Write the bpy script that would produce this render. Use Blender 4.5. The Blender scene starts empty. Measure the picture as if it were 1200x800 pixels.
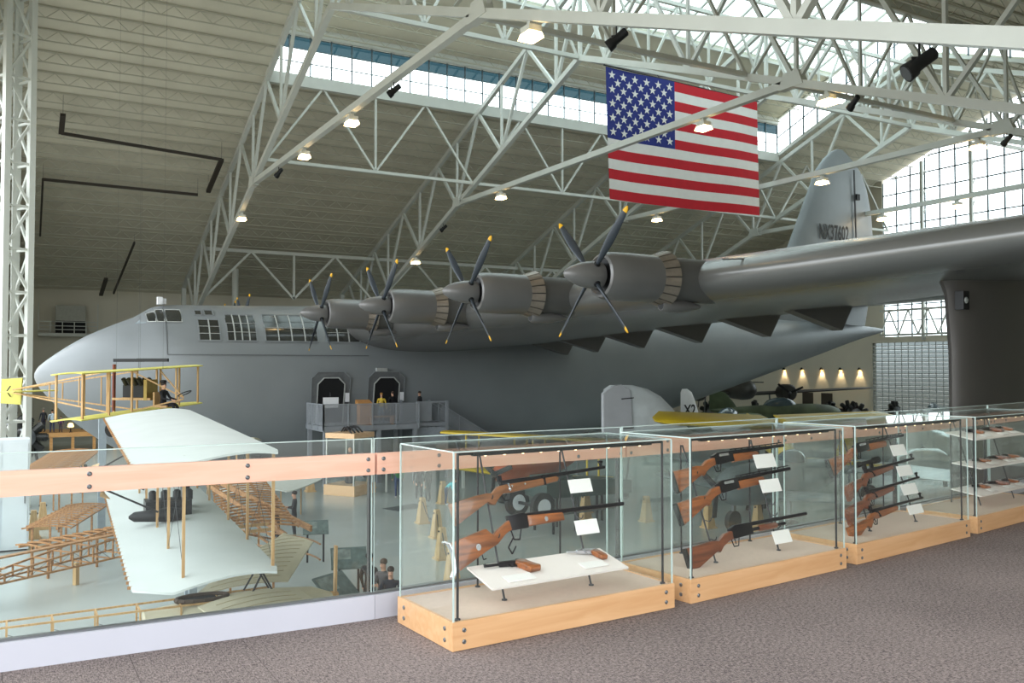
import bpy, bmesh, math, random
from mathutils import Vector, Matrix
random.seed(7)
R = math.radians
PI = math.pi
SC = bpy.context.scene
COL = SC.collection

# ------------------------------------------------------------------ camera, sky, exposure
# World axes: X runs aft along the flying boat, Y runs from the balcony across the hall, Z = 0 is the balcony carpet.
cam = bpy.data.cameras.new('camera')
cam.sensor_width = 36.0
cam.lens = 36.0 * 1040.0 / 1200.0
cam.clip_start = 0.05
cam.clip_end = 600
camo = bpy.data.objects.new('camera', cam)
COL.objects.link(camo)
camo.location = (0, 0, 1.6)
camo.rotation_euler = (R(90 + 1.65), 0, R(-29.6))
SC.camera = camo

world = bpy.data.worlds.new('overcast_sky')
SC.world = world
world.use_nodes = True
_n = world.node_tree.nodes; _l = world.node_tree.links
bgn = _n['Background']
_tc = _n.new('ShaderNodeTexCoord'); _sx = _n.new('ShaderNodeSeparateXYZ'); _l.new(_tc.outputs['Generated'], _sx.inputs[0])
_mr = _n.new('ShaderNodeMapRange'); _mr.inputs['From Min'].default_value = -0.03; _mr.inputs['From Max'].default_value = 0.03
_l.new(_sx.outputs['Z'], _mr.inputs['Value'])
_mx = _n.new('ShaderNodeMix'); _mx.data_type = 'RGBA'
_mx.inputs['A'].default_value = (0.40, 0.41, 0.38, 1)      # ground around the hall, level raised to lighten the roof
_mx.inputs['B'].default_value = (0.90, 0.97, 1.0, 1)       # white overcast
_l.new(_mr.outputs[0], _mx.inputs['Factor']); _l.new(_mx.outputs['Result'], bgn.inputs[0])
bgn.inputs[1].default_value = 3.7
SC.view_settings.view_transform = 'Standard'
SC.view_settings.look = 'None'
SC.view_settings.gamma = 1
SC.view_settings.use_curve_mapping = False
SC.view_settings.exposure = 0.25
try:
    SC.cycles.use_denoising = True
    SC.cycles.max_bounces = 10
    SC.cycles.diffuse_bounces = 5
    SC.cycles.glossy_bounces = 4
    SC.cycles.transparent_max_bounces = 24
    SC.cycles.transmission_bounces = 6
    SC.cycles.sample_clamp_indirect = 4
    SC.cycles.caustics_reflective = False
    SC.cycles.caustics_refractive = False
except Exception:
    pass

def portal(name, loc, rot, sx, sy):
    # sampling guide for the daylight that enters a window opening (gives off no light itself)
    l = bpy.data.lights.new(name, 'AREA')
    l.shape = 'RECTANGLE'; l.size = sx; l.size_y = sy
    l.cycles.is_portal = True
    o = bpy.data.objects.new(name, l); COL.objects.link(o)
    o.location = loc; o.rotation_euler = rot
    return o
portal('daylight_left_window', (-2.0, 33.0, 7.5), (0, R(-90), 0), 15, 72)
portal('daylight_right_window', (81.9, 47.4, 13.0), (0, R(90), 0), 17, 32)
portal('daylight_clerestory_far', (40.3, 62.2, 24.0), (R(-90), 0, 0), 49.6, 3.2)
portal('daylight_clerestory_near', (40.3, 32.6, 24.0), (R(90), 0, 0), 49.6, 3.2)
portal('daylight_ridge_far', (40.3, 51.5, 29.5), (R(-20), 0, 0), 49.6, 8.6)
portal('daylight_ridge_near', (40.3, 43.3, 29.5), (R(20), 0, 0), 49.6, 8.6)
portal('daylight_added_near_window', (2.2, -2.5, 3.75), (R(90), 0, 0), 8.6, 7.1)

# ------------------------------------------------------------------ materials
def lin(c):
    return tuple((x / 12.92 if x <= 0.04045 else ((x + 0.055) / 1.055) ** 2.4) for x in [v / 255.0 for v in c])
MATS = {}
def mat(name, rgb, rough=0.6, metal=0.0, var=0.08, scale=6.0, bump=0.0, bscale=40.0, emit=0.0, emitc=None, coat=0.0, stretch=None, spec=None):
    if name in MATS:
        return MATS[name]
    m = bpy.data.materials.new(name); m.use_nodes = True
    nt = m.node_tree; N = nt.nodes; L = nt.links
    b = N['Principled BSDF']
    b.inputs['Roughness'].default_value = rough
    b.inputs['Metallic'].default_value = metal
    if coat: b.inputs['Coat Weight'].default_value = coat
    if spec is not None: b.inputs['Specular IOR Level'].default_value = spec
    c = lin(rgb)
    tc = N.new('ShaderNodeTexCoord')
    mp = N.new('ShaderNodeMapping')
    L.new(tc.outputs['Object'], mp.inputs['Vector'])
    if stretch: mp.inputs['Scale'].default_value = stretch
    nz = N.new('ShaderNodeTexNoise')
    nz.inputs['Scale'].default_value = scale
    nz.inputs['Detail'].default_value = 4
    L.new(mp.outputs['Vector'], nz.inputs['Vector'])
    cr = N.new('ShaderNodeValToRGB')
    cr.color_ramp.elements[0].position = 0.3
    cr.color_ramp.elements[1].position = 0.7
    cr.color_ramp.elements[0].color = tuple(max(0, x * (1 - var)) for x in c) + (1,)
    cr.color_ramp.elements[1].color = tuple(min(1, x * (1 + var)) for x in c) + (1,)
    L.new(nz.outputs['Fac'], cr.inputs['Fac'])
    L.new(cr.outputs['Color'], b.inputs['Base Color'])
    if bump:
        n2 = N.new('ShaderNodeTexNoise'); n2.inputs['Scale'].default_value = bscale
        L.new(mp.outputs['Vector'], n2.inputs['Vector'])
        bp = N.new('ShaderNodeBump'); bp.inputs['Strength'].default_value = bump
        bp.inputs['Distance'].default_value = 0.02
        L.new(n2.outputs['Fac'], bp.inputs['Height'])
        L.new(bp.outputs['Normal'], b.inputs['Normal'])
    if emit:
        e = lin(emitc or rgb)
        b.inputs['Emission Color'].default_value = e + (1,)
        b.inputs['Emission Strength'].default_value = emit
    MATS[name] = m
    return m

def glass_mat(name, tint=(0.93, 0.97, 0.96), haze=0.0, refl=1.0, ior=1.45, rough=0.02):
    if name in MATS:
        return MATS[name]
    m = bpy.data.materials.new(name); m.use_nodes = True
    nt = m.node_tree; N = nt.nodes; L = nt.links
    for n in list(N): N.remove(n)
    out = N.new('ShaderNodeOutputMaterial')
    tr = N.new('ShaderNodeBsdfTransparent'); tr.inputs[0].default_value = tuple(tint) + (1,)
    gl = N.new('ShaderNodeBsdfGlossy'); gl.inputs['Roughness'].default_value = rough
    gl.inputs['Color'].default_value = (refl, refl, refl, 1)
    lw = N.new('ShaderNodeLayerWeight'); lw.inputs[0].default_value = 0.5
    pw = N.new('ShaderNodeMath'); pw.operation = 'POWER'; pw.inputs[1].default_value = 5.0
    mu = N.new('ShaderNodeMath'); mu.operation = 'MULTIPLY_ADD'; mu.inputs[1].default_value = 0.72; mu.inputs[2].default_value = 0.022
    L.new(lw.outputs['Facing'], pw.inputs[0]); L.new(pw.outputs[0], mu.inputs[0])
    mx = N.new('ShaderNodeMixShader')
    L.new(mu.outputs[0], mx.inputs[0]); L.new(tr.outputs[0], mx.inputs[1]); L.new(gl.outputs[0], mx.inputs[2])
    last = mx
    if haze:
        df = N.new('ShaderNodeBsdfDiffuse'); df.inputs[0].default_value = (0.8, 0.86, 0.85, 1)
        m2 = N.new('ShaderNodeMixShader'); m2.inputs[0].default_value = haze
        L.new(mx.outputs[0], m2.inputs[1]); L.new(df.outputs[0], m2.inputs[2]); last = m2
    L.new(last.outputs[0], out.inputs[0])
    MATS[name] = m
    return m

def wood_mat(name, c1, c2, rough=0.35, axis=0, scale=3.0, coat=0.25):
    if name in MATS:
        return MATS[name]
    m = bpy.data.materials.new(name); m.use_nodes = True
    nt = m.node_tree; N = nt.nodes; L = nt.links
    b = N['Principled BSDF']; b.inputs['Roughness'].default_value = rough
    b.inputs['Coat Weight'].default_value = coat
    tc = N.new('ShaderNodeTexCoord'); mp = N.new('ShaderNodeMapping')
    s = [9, 9, 9]; s[axis] = 0.8
    mp.inputs['Scale'].default_value = s
    L.new(tc.outputs['Object'], mp.inputs['Vector'])
    nz = N.new('ShaderNodeTexNoise'); nz.inputs['Scale'].default_value = scale
    nz.inputs['Detail'].default_value = 6; nz.inputs['Distortion'].default_value = 0.8
    L.new(mp.outputs['Vector'], nz.inputs['Vector'])
    cr = N.new('ShaderNodeValToRGB')
    cr.color_ramp.elements[0].position = 0.35; cr.color_ramp.elements[1].position = 0.68
    cr.color_ramp.elements[0].color = lin(c1) + (1,); cr.color_ramp.elements[1].color = lin(c2) + (1,)
    L.new(nz.outputs['Fac'], cr.inputs['Fac']); L.new(cr.outputs['Color'], b.inputs['Base Color'])
    MATS[name] = m
    return m

def carpet_mat():
    m = bpy.data.materials.new('carpet_weave'); m.use_nodes = True
    nt = m.node_tree; N = nt.nodes; L = nt.links
    b = N['Principled BSDF']; b.inputs['Roughness'].default_value = 0.97
    b.inputs['Specular IOR Level'].default_value = 0.1
    geo = N.new('ShaderNodeNewGeometry')
    def noise(sc, vec=(1, 1, 1), det=2):
        mp = N.new('ShaderNodeMapping'); mp.inputs['Scale'].default_value = vec
        L.new(geo.outputs['Position'], mp.inputs['Vector'])
        n = N.new('ShaderNodeTexNoise'); n.inputs['Scale'].default_value = sc; n.inputs['Detail'].default_value = det
        L.new(mp.outputs['Vector'], n.inputs['Vector']); return n
    a = noise(120, (1, 0.3, 1)); c = noise(120, (0.3, 1, 1)); d = noise(170, (1, 1, 1), 1); e = noise(0.7)
    def add(x, y, op='ADD', k=None):
        q = N.new('ShaderNodeMath'); q.operation = op
        L.new(x, q.inputs[0])
        if k is None: L.new(y, q.inputs[1])
        else: q.inputs[1].default_value = k
        return q.outputs[0]
    s = add(add(a.outputs['Fac'], c.outputs['Fac']), d.outputs['Fac'])
    s = add(s, None, 'MULTIPLY', 0.3333)
    s2 = add(add(e.outputs['Fac'], None, 'MULTIPLY', 0.10), s)
    cr = N.new('ShaderNodeValToRGB')
    cr.color_ramp.elements[0].position = 0.47; cr.color_ramp.elements[1].position = 0.63
    cr.color_ramp.elements[0].color = lin((82, 74, 74)) + (1,)
    cr.color_ramp.elements[1].color = lin((150, 136, 133)) + (1,)
    L.new(s2, cr.inputs['Fac']); L.new(cr.outputs['Color'], b.inputs['Base Color'])
    bp = N.new('ShaderNodeBump'); bp.inputs['Strength'].default_value = 0.5; bp.inputs['Distance'].default_value = 0.004
    L.new(s, bp.inputs['Height']); L.new(bp.outputs['Normal'], b.inputs['Normal'])
    return m

WHITE_STEEL = mat('white_painted_steel', (200, 202, 196), 0.45, 0, 0.05, 0.6)
ROOF_DECK = mat('grey_roof_deck', (206, 201, 184), 0.85, 0, 0.07, 0.35)
JOIST = mat('grey_joist_steel', (184, 181, 166), 0.7, 0, 0.05, 0.5)
CREAM = mat('cream_wall_paint', (216, 210, 194), 0.8, 0, 0.05, 0.2)
FLOOR = mat('polished_grey_concrete', (172, 180, 178), 0.22, 0, 0.10, 0.25)
SILVER = mat('silver_grey_aircraft_paint', (132, 136, 139), 0.42, 0.2, 0.06, 0.35)
SILVER2 = mat('smooth_silver_wing_paint', (124, 123, 122), 0.27, 0.4, 0.05, 0.25)
DARKGREY = mat('dark_grey_paint', (70, 70, 72), 0.5, 0.2, 0.06, 0.5)
PYLON = mat('pylon_dark_paint', (88, 84, 82), 0.38, 0.3, 0.05, 0.4)
BLACK = mat('black_matt_metal', (24, 24, 26), 0.5, 0.3, 0.1, 10)
DARK = mat('dark_interior', (16, 16, 18), 0.9, 0, 0.1, 3)
STEEL = mat('bare_steel', (120, 122, 124), 0.35, 0.8, 0.05, 20)
YELLOW = mat('yellow_paint', (226, 170, 20), 0.5, 0, 0.05, 6)
PANE = glass_mat('window_pane', (0.95, 0.98, 0.98))
GLASS = glass_mat('clear_case_glass', (0.975, 0.99, 0.985), 0.004)
RAILGLASS = glass_mat('railing_glass', (0.955, 0.975, 0.97), 0.010)
MAPLE = wood_mat('pale_maple', (222, 178, 132), (238, 200, 158), 0.35, 0)
WHITE = mat('white_paint', (226, 226, 230), 0.6, 0, 0.03, 3)

# ------------------------------------------------------------------ mesh helpers
class MB:
    def __init__(s):
        s.v = []; s.f = []; s.mi = []; s.cur = 0
    def add(s, vs, fs):
        o = len(s.v)
        s.v += [tuple(p) for p in vs]
        s.f += [tuple(i + o for i in f) for f in fs]
        s.mi += [s.cur] * len(fs)
        return s
    def box(s, x0, x1, y0, y1, z0, z1):
        vs = [(x, y, z) for z in (z0, z1) for y in (y0, y1) for x in (x0, x1)]
        return s.add(vs, [(0, 2, 3, 1), (4, 5, 7, 6), (0, 1, 5, 4), (2, 6, 7, 3), (0, 4, 6, 2), (1, 3, 7, 5)])
    def bar(s, p, q, w, h=None, up=(0, 0, 1)):
        h = w if h is None else h
        p = Vector(p); q = Vector(q); d = (q - p).normalized(); u = Vector(up)
        if abs(d.dot(u)) > 0.98: u = Vector((1, 0, 0)) if abs(d.x) < 0.9 else Vector((0, 1, 0))
        a = d.cross(u).normalized(); b = a.cross(d).normalized()
        vs = []
        for e in (p, q):
            for i, j in ((-1, -1), (1, -1), (1, 1), (-1, 1)):
                vs.append(e + a * (i * w / 2) + b * (j * h / 2))
        return s.add(vs, [(3, 2, 1, 0), (4, 5, 6, 7), (0, 1, 5, 4), (1, 2, 6, 5), (2, 3, 7, 6), (3, 0, 4, 7)])
    def tube(s, p, q, r0, r1=None, n=8, cap=True):
        r1 = r0 if r1 is None else r1
        p = Vector(p); q = Vector(q); d = (q - p).normalized()
        u = Vector((0, 0, 1)) if abs(d.z) < 0.9 else Vector((1, 0, 0))
        a = d.cross(u).normalized(); b = a.cross(d).normalized()
        vs = []
        for e, r in ((p, r0), (q, r1)):
            for k in range(n):
                t = 2 * PI * k / n
                vs.append(e + (a * math.cos(t) + b * math.sin(t)) * r)
        fs = [(k, (k + 1) % n, n + (k + 1) % n, n + k) for k in range(n)]
        if cap: fs += [tuple(range(n - 1, -1, -1)), tuple(range(n, 2 * n))]
        return s.add(vs, fs)
    def path(s, pts, r, n=6):
        for a, b in zip(pts[:-1], pts[1:]): s.tube(a, b, r, r, n)
        return s
    def loft(s, rings, closed=True, cap0=True, cap1=True):
        n = len(rings[0]); vs = [p for r in rings for p in r]; fs = []
        m = n if closed else n - 1
        for i in range(len(rings) - 1):
            for k in range(m):
                k2 = (k + 1) % n
                fs.append((i * n + k, i * n + k2, (i + 1) * n + k2, (i + 1) * n + k))
        if cap0: fs.append(tuple(range(n - 1, -1, -1)))
        if cap1: fs.append(tuple((len(rings) - 1) * n + k for k in range(n)))
        return s.add(vs, fs)
    def lathe(s, prof, n=24, axis='x', o=(0, 0, 0), cap=True):
        rings = []
        for a, r in prof:
            ring = []
            for k in range(n):
                t = 2 * PI * k / n; c, d = r * math.cos(t), r * math.sin(t)
                if axis == 'x': q = (a, c, d)
                elif axis == 'y': q = (d, a, c)
                else: q = (c, d, a)
                ring.append((q[0] + o[0], q[1] + o[1], q[2] + o[2]))
            rings.append(ring)
        return s.loft(rings, True, cap, cap)
    def prism(s, poly, t, plane='xz', o=(0, 0, 0)):
        n = len(poly); vs = []
        for e in (-t / 2, t / 2):
            for a, b in poly:
                q = (a, e, b) if plane == 'xz' else ((a, b, e) if plane == 'xy' else (e, a, b))
                vs.append((q[0] + o[0], q[1] + o[1], q[2] + o[2]))
        fs = [tuple(range(n - 1, -1, -1)), tuple(range(n, 2 * n))]
        fs += [(k, (k + 1) % n, n + (k + 1) % n, n + k) for k in range(n)]
        return s.add(vs, fs)
    def ball(s, c, r, n=10, m=6):
        r = (r, r, r) if not isinstance(r, tuple) else r
        rings = []
        for i in range(m + 1):
            a = -PI / 2 + PI * i / m
            k = max(math.cos(a), 0.02)
            rings.append([(c[0] + r[0] * k * math.cos(2 * PI * j / n), c[1] + r[1] * k * math.sin(2 * PI * j / n), c[2] + r[2] * math.sin(a)) for j in range(n)])
        return s.loft(rings)
    def mesh(s, name, mats, smooth=None):
        me = bpy.data.meshes.new(name)
        me.from_pydata(s.v, [], s.f)
        if not isinstance(mats, (list, tuple)): mats = [mats]
        for m in mats: me.materials.append(m)
        if any(s.mi): me.polygons.foreach_set('material_index', s.mi)
        bm = bmesh.new(); bm.from_mesh(me)
        bmesh.ops.recalc_face_normals(bm, faces=bm.faces)
        bm.to_mesh(me); bm.free()
        if smooth is not None:
            me.polygons.foreach_set('use_smooth', [True] * len(me.polygons))
            me.set_sharp_from_angle(angle=R(smooth))
        me.update()
        return me

def link(name, me, parent=None, loc=None, rot=None, scale=None):
    o = bpy.data.objects.new(name, me); COL.objects.link(o)
    if parent: o.parent = parent
    if loc is not None: o.location = loc
    if rot is not None: o.rotation_euler = rot
    if scale is not None: o.scale = scale
    return o
def obj(name, mb, mats, parent=None, smooth=None, loc=None, rot=None):
    return link(name, mb.mesh(name, mats, smooth), parent, loc, rot)
def tag(o, label, cat, group=None):
    o['label'] = label; o['category'] = cat
    if group: o['group'] = group
    return o
def struct(o, label=None):
    o['kind'] = 'structure'
    if label: o['label'] = label
    return o
def thing(name, label, cat, loc=(0, 0, 0), rotz=0.0, group=None):
    o = bpy.data.objects.new(name, None); COL.objects.link(o)
    o.location = loc; o.rotation_euler = (0, 0, rotz); o.empty_display_size = 0.2
    return tag(o, label, cat, group)
def copy_tree(o, parent=None):
    c = o.copy(); COL.objects.link(c); c.parent = parent
    for ch in list(o.children): copy_tree(ch, c)
    return c

GZ = -4.6           # hall floor level
XL, XR = -2.2, 82.4
YN, YF = -2.6, 98.0
RY = 47.4           # ridge line
def zo(y): return 26.8 - 0.365 * abs(y - RY)      # top chord line of the frames
def zi(y): return 21.65 - 0.372 * abs(y - RY)     # lower chord line
def zroof(y): return zo(y) + 0.95
FX = [15.4, 32.0, 48.6, 65.2]
CY = 62.4           # clerestory line (mirror at 32.4)
CYN = 2 * RY - CY
def zup(y): return 25.9 + 0.365 * (CY - RY - abs(y - RY)) # raised roof

# ------------------------------------------------------------------ floors
mb = MB(); mb.box(XL - 1, XR + 1, YN, YF, GZ - 0.3, GZ)
struct(obj('floor', mb, FLOOR), 'polished pale grey concrete floor of the aircraft hall')

RAILP = [(-2.15, 5.50), (2.05, 5.42), (4.10, 5.52), (6.00, 5.76), (8.05, 6.06), (10.3, 6.50), (12.6, 7.05), (15.0, 7.75)]
mb = MB()
poly = [(XL, YN), (15.0, YN)] + RAILP[::-1]
poly = [(x, y + (0.06 if y > 0 else 0)) for x, y in poly]
mb.prism(poly, 0.5, 'xy', (0, 0, -0.262))
balc = struct(obj('floor_balcony', mb, mat('balcony_slab', (110, 104, 102), 0.9)), 'carpeted balcony floor with grey brown woven carpet tiles')
CARPET = carpet_mat()
def rail_y(x):
    for (a, b), (c, d) in zip(RAILP[:-1], RAILP[1:]):
        if a <= x <= c: return b + (d - b) * (x - a) / (c - a)
    return 5.4
TS = 0.61
tb = MB(); tb.box(0.0015, TS - 0.0015, 0.0015, TS - 0.0015, 0, 0.012)
tme = tb.mesh('carpet_tile', CARPET)
for i in range(-4, 23):
    for j in range(1, 12):
        x, y = i * TS, j * TS
        if x < XL: continue
        if y + TS > min(rail_y(x), rail_y(x + TS)) + 0.005:
            if y > min(rail_y(x), rail_y(x + TS)) - 0.03: continue
            h = min(rail_y(x), rail_y(x + TS)) - y
            t2 = MB(); t2.prism([(0.0015, 0.0015), (TS - 0.0015, 0.0015), (TS - 0.0015, rail_y(x + TS) - y), (0.0015, rail_y(x) - y)], 0.012, 'xy', (0, 0, 0.006))
            link('carpet_tile', t2.mesh('carpet_tile', CARPET), balc, (x, y, -0.012)); continue
        link('carpet_tile', tme, balc, (x, y, -0.012))

# ------------------------------------------------------------------ walls
mb = MB()
mb.box(XL, XR, YF, YF + 0.3, GZ, zroof(YF) + 0.2)
struct(obj('wall_far', mb, CREAM), 'long cream far wall of the hall behind the flying boat')
def gable_poly(y0, y1, zlo, ztop):
    pts = [(y0, zlo), (y1, zlo), (y1, ztop(y1))]
    if y0 < RY < y1: pts.append((RY, ztop(RY)))
    pts.append((y0, ztop(y0)))
    return pts
WIN_Y0, WIN_Y1, WIN_Z0 = 31.3, 63.5, 4.8
DOOR_Y0, DOOR_Y1, DOOR_Z1 = 46.0, 64.8, 4.2
mb = MB()
mb.prism(gable_poly(DOOR_Y1, YF, GZ, zroof), 0.3, 'yz', (XR, 0, 0)); mb.prism(gable_poly(WIN_Y1, DOOR_Y1, DOOR_Z1, zroof), 0.3, 'yz', (XR, 0, 0))
mb.prism(gable_poly(YN, WIN_Y0, GZ, zroof), 0.3, 'yz', (XR, 0, 0))
mb.prism([(WIN_Y0, GZ), (DOOR_Y0, GZ), (DOOR_Y0, WIN_Z0), (WIN_Y0, WIN_Z0)], 0.3, 'yz', (XR, 0, 0))
mb.prism([(DOOR_Y0, DOOR_Z1), (WIN_Y1, DOOR_Z1), (WIN_Y1, WIN_Z0), (DOOR_Y0, WIN_Z0)], 0.3, 'yz', (XR, 0, 0))
wr = struct(obj('wall_right', mb, CREAM), 'cream gable end wall with the tall window and roller door')
# left gable: unseen glazing assumed up to a header, sized for the daylight level
LW0, LW1, LWT = -2.4, 69.0, 15.0
mb = MB()
mb.prism(gable_poly(LW1, YF, GZ, zroof), 0.3, 'yz', (XL - 0.15, 0, 0))
pts = [(y, max(min(LWT, zroof(y) - .3), 0.5)) for y in (LW0, 12.0, 14.0, LW1)]
mb.prism([(LW0, zroof(LW0) - .6), (12.7, 14.5), (LW1, LWT), (LW1, zroof(LW1)), (RY, zroof(RY)), (YN, zroof(YN))], 0.3, 'yz', (XL - 0.15, 0, 0))
mb.box(XL - 0.3, XL, LW0, LW1, GZ, GZ + 0.9)
struct(obj('wall_left', mb, CREAM), 'cream gable wall around the assumed glazed end')
mb = MB()
for k in range(11):
    y = LW0 + 7.14 * k; mb.box(XL - 0.2, XL - 0.08, y - 0.05, y + 0.05, GZ + 0.9, min(LWT, zroof(y)))
for z in (2, 6, 10): mb.box(XL - 0.2, XL - 0.08, max(LW0, RY - (27.7 - z) / 0.365), LW1, z - 0.05, z + 0.05)
struct(obj('window_1', mb, WHITE_STEEL), 'unseen glazed gable end, sized for the daylight')
mb = MB(); mb.box(XL, 6.5, YN - 0.3, YN, GZ, 0.1); mb.box(6.5, XR, YN - 0.3, YN, GZ, zroof(YN) + .2); mb.box(XL, 6.5, YN - .3, YN, 7.2, zroof(YN) + .2)  # unseen window opening, added and sized to brighten the balcony
struct(obj('wall_near', mb, CREAM), 'cream wall behind the balcony with an unseen tall window added for light')

# gable window with panes
wroot = struct(thing('window_2', 'tall gable window of many square panes with white steel frames', 'window'))
MULL = mat('grey_mullion', (92, 104, 110), 0.5, 0.2)
yy = [WIN_Y0 + i * 1.695 for i in range(20)]; zz = [WIN_Z0 + i * 1.7 for i in range(14)]
def ztopw(y): return zo(y) + 0.55
mb = MB()
for y in yy: mb.box(XR - 0.06, XR + 0.06, y - 0.06, y + 0.06, WIN_Z0, ztopw(y))
mb2 = MB()
for z in zz:
    h = (ztopw(RY) - z) / 0.365
    if h > 0.5: mb2.box(XR - 0.06, XR + 0.06, max(WIN_Y0, RY - h), min(WIN_Y1, RY + h), z - 0.06, z + 0.06)
obj('vertical_mullion', mb, MULL, wroot)['kind'] = 'stuff'
obj('horizontal_mullion', mb2, MULL, wroot)['kind'] = 'stuff'
pb = MB(); pb.box(-0.012, 0.012, 0.03, 1.665, 0.03, 1.67)
pme = pb.mesh('pane', PANE)
for y in yy[:-1]:
    for z in zz:
        if z + 1.7 < min(ztopw(y), ztopw(y + 1.695)): link('pane', pme, wroot, (XR, y, z))
        elif z < max(ztopw(y), ztopw(y + 1.695)) - 0.1:
            a, b = min(z + 1.68, ztopw(y)), min(z + 1.68, ztopw(y + 1.695))
            q = MB(); q.prism([(y + .03, z + .03), (y + 1.665, z + .03), (y + 1.665, max(b, z + .05)), (y + .03, max(a, z + .05))], 0.024, 'yz')
            link('pane', q.mesh('pane', PANE), wroot, (XR, 0, 0))
for y in (36.5, 41.9, 47.4, 52.9, 58.3):
    mb = MB(); mb.bar((XR - 0.7, y, GZ + 9), (XR - 0.7, y, zo(y)), 0.28)
    for k in range(9): mb.bar((XR - 0.7, y, 5 + k * 2.0), (XR - 0.1, y, 6 + k * 2.0), 0.09)
    obj('wind_post', mb, WHITE_STEEL, wroot)
mb = MB()
for z in (5.0, 7.6): mb.bar((XR - 0.7, WIN_Y0, z), (XR - 0.7, WIN_Y1, z), 0.22)
obj('girt_chord', mb, WHITE_STEEL, wroot)
for k in range(14):
    y0 = WIN_Y1 - k * 2.3; mb = MB()
    mb.bar((XR - 0.7, y0, 5.0), (XR - 0.7, y0 - 1.15, 7.6), 0.13); mb.bar((XR - 0.7, y0 - 1.15, 7.6), (XR - 0.7, y0 - 2.3, 5.0), 0.13)
    obj('girt_web', mb, WHITE_STEEL, wroot)
# roller door
droot = struct(thing('door_1', 'pale slatted roller door under the tall gable window', 'door'))
DOORM = mat('pale_door_slat', (196, 200, 200), 0.35, 0.4, 0.06, 1)
sb = MB(); sb.box(-0.02, 0.02, DOOR_Y0, DOOR_Y1, 0.05, 0.41); sb.cur = 1; sb.box(-.05, .03, DOOR_Y0, DOOR_Y1, 0.0, 0.09)
for j in range(24): sb.box(-.04, .03, DOOR_Y0 + j * .8, DOOR_Y0 + j * .8 + .06, 0.05, 0.42)
sme = sb.mesh('slat', [glass_mat('frosted_door_slat', (0.30, 0.32, 0.32)), DOORM])
for k in range(21): link('slat', sme, droot, (XR - 0.25, 0, GZ + k * 0.42))
mb = MB(); mb.box(XR - 0.4, XR - 0.1, DOOR_Y1, DOOR_Y1 + 0.35, GZ, DOOR_Z1 + 0.6); mb.box(XR - 0.4, XR - 0.1, DOOR_Y0 - .35, DOOR_Y0, GZ, DOOR_Z1 + 0.6)
mb.box(XR - 0.5, XR - 0.1, DOOR_Y0, DOOR_Y1, DOOR_Z1, DOOR_Z1 + 0.6)
obj('door_frame', mb, CREAM, droot)

# ------------------------------------------------------------------ roof
def slab(x0, x1, y0, z0, y1, z1, t=0.3):
    m = MB()
    m.add([(x0, y0, z0), (x1, y0, z0), (x1, y1, z1), (x0, y1, z1), (x0, y0, z0 + t), (x1, y0, z0 + t), (x1, y1, z1 + t), (x0, y1, z1 + t)],
          [(0, 1, 2, 3), (7, 6, 5, 4), (0, 4, 5, 1), (1, 5, 6, 2), (2, 6, 7, 3), (3, 7, 4, 0)])
    return m
ceil = struct(thing('ceiling', 'sloping grey roof deck carried on rows of open web joists', 'ceiling'))
D0, D1 = FX[0] + 0.2, FX[3] + 0.2
for s in (1, -1):
    e = YF + 0.3 if s > 0 else YN - 0.3
    c = CY if s > 0 else CYN
    obj('roof_slope', slab(XL - .3, XR + .3, c, zroof(c), e, zroof(e)), ROOF_DECK, ceil)
    obj('roof_slope', slab(XL - .3, D0, c, zroof(c), RY, zroof(RY)), ROOF_DECK, ceil)
    obj('roof_slope', slab(D1, XR + .3, c, zroof(c), RY, zroof(RY)), ROOF_DECK, ceil)
    u = RY + s * 8.3
    obj('raised_roof_slope', slab(D0 - .2, D1 + .2, c + s * .4, zup(c + s * .4), u, zup(u)), ROOF_DECK, ceil)
def joist(x0, x1, step=1.55, dep=0.8):
    m = MB()
    m.box(x0, x1, -0.09, 0.09, -0.10, 0.0); m.box(x0, x1, -0.07, 0.07, -dep, -dep + 0.07)
    n = int((x1 - x0) / step)
    for k in range(n):
        a = x0 + k * step
        m.bar((a, 0, -0.08), (a + step / 2, 0, -dep + 0.04), 0.035); m.bar((a + step / 2, 0, -dep + 0.04), (a + step, 0, -0.08), 0.035)
    return m
jl = joist(XL, XR).mesh('joist', JOIST); ja = joist(XL, D0).mesh('joist', JOIST); jb = joist(D0, D1).mesh('joist', JOIST); jc = joist(D1, XR).mesh('joist', JOIST)
y = CY + 1.2
while y < YF - 1:
    link('joist', jl, ceil, (0, y, zroof(y))); link('joist', jl, ceil, (0, 2 * RY - y, zroof(y))); y += 2.0
y = CY - 0.8
while y > RY + 0.5:
    for yy_ in (y, 2 * RY - y):
        link('joist', ja, ceil, (0, yy_, zroof(y))); link('joist', jc, ceil, (0, yy_, zroof(y)))
        if y > RY + 8.4: link('joist', jb, ceil, (0, yy_, zup(y)))
    y -= 2.0

# ridge skylight
sk = struct(thing('window_3', 'pale ridge skylight glazed between slanting bars', 'skylight'))
for s in (1, -1):
    mb = slab(D0, D1, RY + s * 8.3, zup(RY + s * 8.3) + .1, RY, zup(RY) + .1, 0.03)
    obj('glazing', mb, glass_mat('translucent_skylight', (0.80, 0.86, 0.85)), sk)
    for k in range(25):
        x = D0 + k * 2.07; m = MB(); m.bar((x, RY + s * 8.3, zup(RY + s * 8.3)), (x, RY, zup(RY)), 0.16)
        obj('glazing_bar', m, WHITE_STEEL, sk)
    for q in (0.15, 2.9, 5.6, 8.3):
        m = MB(); m.bar((D0, RY + s * q, zup(RY + s * q) - .12), (D1, RY + s * q, zup(RY + s * q) - .12), 0.2); obj('skylight_purlin', m, WHITE_STEEL, sk)

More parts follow.
